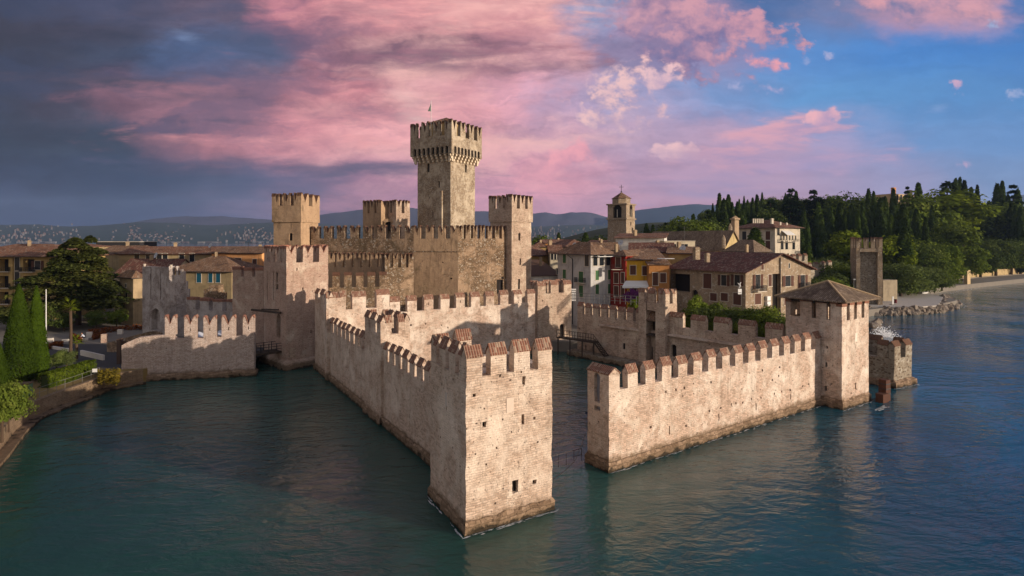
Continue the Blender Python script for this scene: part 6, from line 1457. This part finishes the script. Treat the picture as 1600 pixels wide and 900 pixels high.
# foam lines
m = MB()
def foam(line, w, n):
    for i in range(n):
        k = rg.random()*(len(line)-1.001); j = int(k); p = line[j].lerp(line[j+1], k-j); s = rg.uniform(.04, .2); d = (line[j+1]-line[j]).normalized(); n_ = Vector((d.y, -d.x)); p = p+n_*abs(rg.gauss(0, w)); L = s*rg.uniform(1, 3.5)
        a = d*L; b = n_*s*.35; m.face([(*(p-a), .012), (*(p-b), .012), (*(p+a), .012), (*(p+b), .012)])
foam([A-Vector((.1, .30)), A+(B-A)*1.03+Vector((.1, -.22))], .10, 60); foam([C-Vector((.25, 0)), A-Vector((.25, .2))], .1, 20)
foam([W0+Vector((.0, -.28)), W1+Vector((.1, -.22))], .10, 70); foam([RT[0]+Vector((.1, -.32)), RT[1]+Vector((.3, -.2))], .12, 40)
foam([V2(on(1480, 459)), V2(on(1500, 454)), V2(on(1530, 449.5))], .8, 160); foam([V2(on(1500, 481)), V2(on(1508, 479)), V2(on(1503, 474))], .5, 70); foam([V2(on(1366, 641)), V2(on(1378, 634))], .3, 60); foam([QP[0]-Vector((.3, .5)), QP[1]+Vector((.5, -.4))], .2, 60)
tag(m.build('foam', plain('thin_foam', (200, 205, 205), .1)), 'thin white foam where the water laps the stone', 'foam', kind='stuff')
# walkway and stair along the shaded harbour wall
th = thing('timber_walkway', 'dark timber walkway with railing along the shaded harbour wall', 'walkway', (*(along(RA, rd, 905)), 2.9))
a, b = along(RA, rd, 874)-rn*1.3, along(RA, rd, 939)-rn*1.3
a = V2(at(873, 100.6)); 
m = MB(); d = (b-a).normalized(); n_ = Vector((-d.y, d.x)); m.box((*((a+b)/2), 2.95), ((b-a).length, 1.3, .22), math.atan2(d.y, d.x)); m.build('deck', WOODD, th)
railing(th, 'railing', [(*(a-n_*.6), 3.05), (*(b-n_*.6), 3.05)], 1.25, WOODD, 14, .055, 2)
for k in (.02, .35, .68, .98):
    m = MB(); p = a.lerp(b, k)-n_*.4; m.tube([(*p, -1), (*p, 2.9)], .11, 6); m.build('post', WOODD, th)
st = thing('timber_stair', 'dark timber stair leading from the walkway down to the quay ledge', 'stair', (*b, .9)); c = along(RA, rd, 955)-rn*1.2; d = (c-b).normalized(); n_ = Vector((-d.y, d.x))
m = MB()
for k in range(9): p = b.lerp(c, (k+.5)/9); m.box((*p, 2.9-2.0*(k+.5)/9), (.34, 1.1, .07), math.atan2(d.y, d.x))
m.build('treads', WOODD, st)
m = MB()
for s_ in (-.55, .55): m.tube([(*(b+n_*s_), 3.0), (*(c+n_*s_), .95)], .08, 5)
m.build('stringers', WOODD, st)
railing(st, 'railing', [(*(b-n_*.55), 3.05), (*(c-n_*.55), .95)], 1.1, WOODD, 5, .045, 2)
# steel railing of the terrace behind the wall
p0, p1 = at(890, 106, zat(470, 106)), at(1003, 98, zat(477, 98)); rl = thing('steel_railing', 'long grey steel railing above the shaded harbour wall', 'railing', tuple(p0))
railing(rl, 'rails', [p0, p1], 1.5, STEEL, 14, .05, 3)
p0, p1 = at(872, 112, zat(457, 112)), at(900, 112, zat(459, 112)); rl = thing('white_fence', 'short pale slatted fence below the grey house', 'fence', tuple(p0)); m = MB()
for k in range(6): m.box(((p0.x+p1.x)/2, p0.y, p0.z-1.5+.42*k), (p1.x-p0.x, .06, .26))
m.build('slats', WHITEP, rl); railing(rl, 'posts', [p0-Vector((0, 0, 2)), p1-Vector((0, 0, 2))], 2.6, STEEL, 4, .06, 1)
# chain and gate at the harbour mouth
a = V2(at(861.5, 42.6)); b = V2(at(915, 50.6)); m = MB(); m.tube([(a.x, a.y, 2.2), (a.x+(b.x-a.x)*.35, a.y+(b.y-a.y)*.35, 1.75), ((a.x+b.x)/2+.5, (a.y+b.y)/2+.6, 1.9), (b.x, b.y, 2.9)], .03, 5)
tag(m.build('mooring_chain', IRON), 'thin chain slung across the harbour mouth', 'chain', kind='thing')
bg = thing('boom_gate', 'thin dark boom fence closing the harbour mouth at the water', 'gate', (6, 52, 0)); p0, p1 = Vector((3.3, 49.5, .25)), Vector((6.2, 51.4, .25)); railing(bg, 'rails', [p0, p1], 1.1, IRON, 4, .03, 2)
# moored boat with a striped cover behind the right wall
bt2 = thing('moored_boat', 'moored boat under a blue and white striped cover behind the right wall', 'boat', (11.0, 63.5, 0)); dv = Vector((.82, .57)); nv = Vector((-.57, .82)); o = Vector((11.6, 65.0))
m = MB(); hullp = [o-dv*3.6-nv*1.0, o+dv*2.4-nv*1.15, o+dv*4.2, o+dv*2.4+nv*1.15, o-dv*3.6+nv*1.0]; lo = [o+(p-o)*.78 for p in hullp]
m.prism([tuple(p) for p in lo], -.3, 0.0, top=False)
for i in range(5): j = (i+1) % 5; m.face([(*lo[i], 0), (*lo[j], 0), (*hullp[j], .8), (*hullp[i], .8)])
m.face([(*p, .7) for p in hullp]); m.build('hull', plain('blue_hull', (36, 62, 110), .1, .4), bt2)
m1, m2 = MB(), MB(); k = 14
for i in range(k):
    M_ = m1 if i % 2 else m2
    for s_ in (-1, 1):
        pts = []
        for q in (i/k, (i+1)/k):
            p = o-dv*3.4+dv*6.2*q; pts.append((p, q))
        f = [(*(pts[0][0]+nv*s_*1.25), 1.55), (*(pts[1][0]+nv*s_*1.25), 1.55), (*pts[1][0], 2.15), (*pts[0][0], 2.15)]; M_.face(f if s_ < 0 else f[::-1])
m1.build('cover_white_stripes', WHITEP, bt2); m2.build('cover_blue_stripes', plain('blue_canvas', (40, 84, 140), .1), bt2)
for s_ in (-1.1, 1.1):
    for q in (-3, 2.2): m = MB(); p = o+dv*q+nv*s_; m.tube([(*p, .7), (*p, 1.6)], .04, 5); m.build('canopy_post', STEEL, bt2)
# left bank: box, blocks, bench, bed, railing, sign, ramp, lamp, person
gb = thing('utility_box', 'green metal utility box with a rusty lid beside the thujas', 'utility box', tuple(at(34, 66.5, 1.8))); p = at(34, 66.5, 1.8)
m = MB(); m.box((p.x, p.y, 2.55), (1.65, 1.1, 1.5), .25); m.build('cabinet', plain('pale_green_metal', (86, 118, 98), .12, .5), gb)
m = MB(); m.box((p.x, p.y, 3.36), (1.8, 1.25, .12), .25); m.build('lid', plain('rusty_green_lid', (104, 84, 66), .3, .6), gb)
m = MB()
for s_ in (-.4, .4): m.box((p.x+s_, p.y-.6+s_*.25, 2.5), (.05, .06, 1.3), .25)
m.build('door_seams', IRON, gb)
def block(px, py, sx, sy, sz, ang, label, mat, nm='stone_block', cat='stone block'):
    p = on(px, py, 1.8); m = MB(); m.box((p.x, p.y, 1.8+sz/2), (sx, sy, sz), ang); o = m.build(nm, mat, amp=.02); return tag(o, label, cat, kind='thing')
PB = plain('pale_block', (206, 196, 182), .15)
block(78, 534.5, .9, .7, .7, .2, 'pale stone block at the foot of the slim thuja', PB); block(103, 534, 1.0, .6, .45, .2, 'low pale stone block left of the palm trunk', PB); block(163, 535, .8, .8, 1.5, .3, 'square brick gate pier with a pale top at the ramp', BRICKY, 'gate_pier', 'gate pier'); block(188, 522, .9, .5, .9, .2, 'small pale block by the flower bed', PB)
block(140, 528, .9, .5, 1.1, .3, 'pale stone bench end beside the seated person', PB)
m = MB(); pts = [on(66, 542, 1.8), on(100, 548, 1.8), on(112, 549, 1.8)]
for a, b in zip(pts, pts[1:]): d = (b-a); m.box(((a.x+b.x)/2, (a.y+b.y)/2, 2.0), (d.length, .35, .5), math.atan2(d.y, d.x))
tag(m.build('low_garden_wall', PB, amp=.02), 'low pale wall edging the road behind the olive bush', 'garden wall', kind='thing')
m = MB(); pts = [on(127, 555, 1.8), on(162, 563, 1.8)]; a, b = pts; d = b-a; m.box(((a.x+b.x)/2, (a.y+b.y)/2, 2.2), (d.length, .3, .8), math.atan2(d.y, d.x)); tag(m.build('road_wall', PB, amp=.02), 'dark low wall with a pale coping beside the ramp', 'road wall', kind='thing')
# rubble ramp wall of the bridge approach
m = MB(); pr = [(167, 538, 1.7), (190, 531, 2.6), (215, 524, 3.5), (236, 518, 4.0), (248, 521, 3.5)]
P_ = [(at(px, 93-.1*(px-167)/8, 0), zat(y-2, 93)) for px, y, h in pr]
for (a, za), (b, zb) in zip(P_, P_[1:]): m.prism([(a.x, a.y), (b.x, b.y), (b.x+.2, b.y+.7), (a.x+.2, a.y+.7)], 1.8, [za, zb, zb, za])
tag(m.build('ramp_wall', RUBBLE, amp=.05), 'rounded rubble parapet of the bridge ramp behind the low wall', 'parapet', kind='thing')
m = MB(); p = on(172, 570, 1.8); m.box((p.x+.6, p.y+1.2, 3.6), (.5, 1.6, 3.6), .4); m.box((p.x+1.0, p.y+1.1, 3.5), (.9, .12, 3.2), .4); tag(m.build('iron_gate', plain('dull_brown_gate', (88, 70, 58), .3)), 'tall dull gate standing at the broken end of the low wall', 'gate', kind='thing')
pts = []; rg = random.Random(6)
for (x0, y0, x1, y1) in ((110, 527, 128, 533), (138, 522, 186, 516), (186, 515, 250, 513), (72, 545, 98, 540), (145, 530, 165, 524)):
    for _ in range(520):
        k = rg.random(); p = on(x0+(x1-x0)*k, y0+(y1-y0)*k+rg.uniform(-2, 2), 1.8); pts.append(((p.x, p.y, 1.85+rg.random()*.7), (0, 0, 1)))
o = bpy.data.objects.new('flower_bed', leafmesh('flower_bed', pts, .3, foliage('red_flower_leaves', (104, 52, 36), (126, 80, 48), (74, 82, 38)), 3)); col.objects.link(o); tag(o, 'low beds of reddish flowers before the ruined gatehouse', 'flower bed', kind='stuff')
pts = []
for _ in range(1500): p = on(rg.uniform(153, 187), rg.uniform(586, 600), 1.6); pts.append(((p.x, p.y, 1.5+rg.random()*1.1), (0, 0, 1)))
o = bpy.data.objects.new('rough_grass', leafmesh('rough_grass', pts, .22, foliage('dry_grass', (112, 100, 40), (140, 120, 56), (78, 88, 32)), 3)); col.objects.link(o); tag(o, 'rough dry grass at the broken end of the low wall', 'grass', kind='stuff')
rl = thing('quay_railing', 'thin wire railing along the top of the curved quay wall', 'railing', tuple(on(100, 615, 1.9))); pl = shift(quay, 1.9)
railing(rl, 'rails', [(p.x, p.y, 1.85) for p in pl[3:8]], 1.1, STEEL, 3, .022, 2)
p = on(148, 592, 1.8); sg = thing('notice_sign', 'small white notice on a post at the quay railing', 'sign', tuple(p)); m = MB(); m.box((p.x, p.y, 2.9), (.55, .05, .45), .2); m.build('board', WHITEP, sg); m = MB(); m.tube([(p.x, p.y+.06, 1.8), (p.x, p.y+.06, 3.0)], .03, 5); m.build('post', IRON, sg)
def lamp(px, y0, y1, d, label):
    p = at(px, d); z0 = zat(y1, d); z1 = zat(y0, d); th = thing('street_lamp', label, 'street lamp', (p.x, p.y, z0)); m = MB(); m.tube([(p.x, p.y, z0), (p.x, p.y, z1)], [.1, .06], 6); m.build('pole', STEEL, th)
    m = MB(); m.box((p.x+.15, p.y, z1+.1), (.5, .3, .22)); m.build('lamp_head', plain('lamp_grey', (170, 172, 172), .05), th)
lamp(1334, 437, 470, 152, 'thin grey lamp post left of the square ruin tower'); lamp(1426, 438, 456, 192, 'grey lamp post at the back of the beach platform'); lamp(1454, 432, 447, 205, 'grey lamp post behind the beach among olive trees'); lamp(1490, 428, 442, 226, 'grey lamp post at the start of the beach wall'); lamp(1510, 432, 441, 240, 'short lamp post before the sandy beach wall')
p = at(72, 80); m = MB(); m.tube([(p.x, p.y, 1.8), (p.x, p.y, zat(452, 80))], [.09, .05], 6); tag(m.build('white_pole', WHITEP), 'tall white pole beside the slim thuja', 'pole', kind='thing')
p = on(1395, 476, 2.0); sb = thing('beach_shower', 'slim white shower panel standing on the beach platform', 'shower', tuple(p)); m = MB(); m.box((p.x, p.y, 3.1), (.45, .25, 2.3)); m.build('panel', WHITEP, sb); m = MB(); m.box((p.x, p.y, 2.06), (1.2, 1.0, .12)); m.build('tray', STEEL, sb)
p = on(1399, 473.5, 2.0); lb = thing('litter_bin', 'small dark red bin beside the white shower panel', 'bin', tuple(p)); m = MB(); m.tube([(p.x, p.y, 2.0), (p.x, p.y, 3.0)], [.36, .42], 10); m.build('drum', plain('dark_red_metal', (96, 32, 34), .1), lb); m = MB(); m.tube([(p.x, p.y, 3.0), (p.x, p.y, 3.12)], [.46, .3], 10); m.build('lid', IRON, lb)
def dinghy(px, py, ang, label, c):
    p = on(px, py, 2.0); th = thing('beached_dinghy', label, 'boat', tuple(p)); m = MB(); n_ = 8
    for i in range(n_):
        k0, k1 = i/n_*2-1, (i+1)/n_*2-1
        for s_ in (-1, 1):
            def q(k, z, w): x = k*2.0; y_ = s_*w*math.sqrt(max(0, 1-k**4 if k > 0 else 1-(k**8)*.6)); return (p.x+x*math.cos(ang)-y_*math.sin(ang), p.y+x*math.sin(ang)+y_*math.cos(ang), 2.0+z+.12*k*k)
            f = [q(k0, 0, .45), q(k1, 0, .45), q(k1, .55, .75), q(k0, .55, .75)]; m.face(f if s_ < 0 else f[::-1])
            f = [q(k0, .45, 0), q(k1, .45, 0), q(k1, .5, .72), q(k0, .5, .72)]; m.face(f)
    m.build('hull', c, th)
    m = MB()
    for k in (-.8, .5): m.box((p.x+k*math.cos(ang), p.y+k*math.sin(ang), 2.62), (.25, 1.3, .05), ang)
    m.build('thwart', WOODD, th)
dinghy(1444, 458.6, .5, 'small white dinghy drawn up on the platform edge', WHITEP); dinghy(1434, 457.6, .2, 'small grey dinghy beside the white one on the platform', plain('grey_hull', (120, 122, 126), .1))
# seated, forward-bending person on the left bank
def person(px, py, label):
    p = on(px, py, 1.8); th = thing('person', label, 'person', tuple(p))
    J = {'hip': (0, 0, .52), 'waist': (.06, 0, .72), 'chest': (.22, 0, .98), 'neck': (.32, 0, 1.12), 'sh_l': (.25, .19, 1.02), 'sh_r': (.25, -.19, 1.02), 'el_l': (.40, .24, .80), 'el_r': (.40, -.24, .80), 'wr_l': (.60, .14, .70), 'wr_r': (.60, -.14, .70), 'hl': (0, .1, .5), 'hr': (0, -.1, .5), 'kl': (.42, .13, .52), 'kr': (.44, -.13, .52), 'al': (.42, .13, .09), 'ar': (.5, -.13, .09), 'tl': (.6, .14, .04), 'tr': (.68, -.14, .04), 'head': (.40, 0, 1.26), 'top': (.44, 0, 1.38)}
    Ed = [('hip', 'waist'), ('waist', 'chest'), ('chest', 'neck'), ('neck', 'head'), ('head', 'top'), ('chest', 'sh_l'), ('chest', 'sh_r'), ('sh_l', 'el_l'), ('sh_r', 'el_r'), ('el_l', 'wr_l'), ('el_r', 'wr_r'), ('hip', 'hl'), ('hip', 'hr'), ('hl', 'kl'), ('hr', 'kr'), ('kl', 'al'), ('kr', 'ar'), ('al', 'tl'), ('ar', 'tr')]
    rad = dict(hip=.15, waist=.14, chest=.16, neck=.06, head=.11, top=.08, sh_l=.075, sh_r=.075, el_l=.05, el_r=.05, wr_l=.035, wr_r=.035, hl=.1, hr=.1, kl=.07, kr=.07, al=.045, ar=.045, tl=.04, tr=.04)
    ns = list(J); me = bpy.data.meshes.new('body'); me.from_pydata([J[n] for n in ns], [(ns.index(a), ns.index(b)) for a, b in Ed], [])
    o = bpy.data.objects.new('body', me); col.objects.link(o); o.parent = th
    md = o.modifiers.new('skin', 'SKIN')
    for i, n in enumerate(ns): me.skin_vertices[0].data[i].radius = (rad[n], rad[n])
    me.skin_vertices[0].data[0].use_root = True; o.modifiers.new('smooth', 'SUBSURF').levels = 1; o.modifiers['smooth'].render_levels = 2
    m_, t = new_mat('person_clothes'); z = t.n('ShaderNodeSeparateXYZ', {0: t.n('ShaderNodeTexCoord').outputs['Object']})
    c = t.mix(t.m('GREATER_THAN', z.outputs[2], .66), lin((38, 44, 62)), lin((196, 200, 210))); c = t.mix(t.m('GREATER_THAN', z.outputs[2], 1.15), c, lin((168, 122, 98))); finish(t, c); me.materials.append(m_)
    h = MB(); bm_ = [(.43, 0, 1.36, .10), (.36, 0, 1.34, .095)]
    for x, y, zz_, r in bm_: h.tube([(x-r, y, zz_-.02), (x-.02, y, zz_+r*.7), (x+r*.6, y, zz_+r*.3)], [r*.5, r, r*.5], 7)
    h.build('hair', plain('brown_hair', (70, 48, 36), .2), th, local=True)
    th.rotation_euler.z = 3.6; return th
person(132, 532, 'person in a pale shirt sitting bent forward beside the flower bed')
m = MB(); p = on(132, 532, 1.8); m.box((p.x+.1, p.y+.05, 2.03), (.9, .5, .44), .3); tag(m.build('stone_block', PB), 'low stone seat under the bent-forward person', 'seat', kind='thing')
# white parasols glimpsed between the swallowtail merlons
for px, py, lab in ((311, 524, 'white parasol glimpsed between the left pair of swallowtail merlons'), (346, 521, 'white parasol glimpsed between the right pair of swallowtail merlons')):
    p = at(px, 91, 0); zt = zat(py-6, 91); th = thing('parasol', lab, 'parasol', (p.x, p.y, 1.8)); m = MB(); c = (p.x, p.y, zt); n_ = 8; rr = 1.5
    for k in range(n_): a0, a1 = k*6.2832/n_, (k+1)*6.2832/n_; m.face([(p.x+rr*math.cos(a0), p.y+rr*math.sin(a0), zt-.7), (p.x+rr*math.cos(a1), p.y+rr*math.sin(a1), zt-.7), c])
    m.build('canopy', plain('white_canvas', (196, 198, 206), .05), th); m = MB(); m.tube([(p.x, p.y, 1.8), c], .04, 6); m.build('pole', STEEL, th)
# purple bougainvillea below the yellow house
pts = []; rg = random.Random(12)
for _ in range(1500): p = at(rg.gauss(990, 6), 114+rg.uniform(-1, 1), 0); pts.append(((p.x, p.y, zat(463+rg.gauss(0, 4), 114)), (0, -1, .3)))
th = thing('flowering_bush', 'purple flowering bush under the yellow house awning', 'bush', tuple(at(990, 114, 5)))
o = bpy.data.objects.new('blossom', leafmesh('blossom', [(Vector(p)-Vector(th.location), n) for p, n in pts], .26, foliage('purple_blossom', (84, 40, 92), (120, 62, 124), (60, 66, 40)), 3)); col.objects.link(o); o.parent = th
m = MB(); q = at(990, 114, 2); m.tube([(q.x, q.y, 2), (q.x, q.y, 8)], .12, 6); m.build('stem', BARK, th)

# ------------------------------------------------------------------ air
hm, t = new_mat('thin_air')
t.n('ShaderNodeOutputMaterial', {1: t.n('ShaderNodeVolumePrincipled', {'Color': (.46, .64, 1.0, 1), 'Density': 0.00006, 'Anisotropy': 0.2}).outputs[0]})
m = MB(); m.prism([(-7400, -700), (7400, -700), (7400, 6400), (-7400, 6400)], -2.5, 450, bottom=True)
tag(m.build('haze', hm), 'thin blue evening haze over lake and hills', 'haze', kind='stuff')
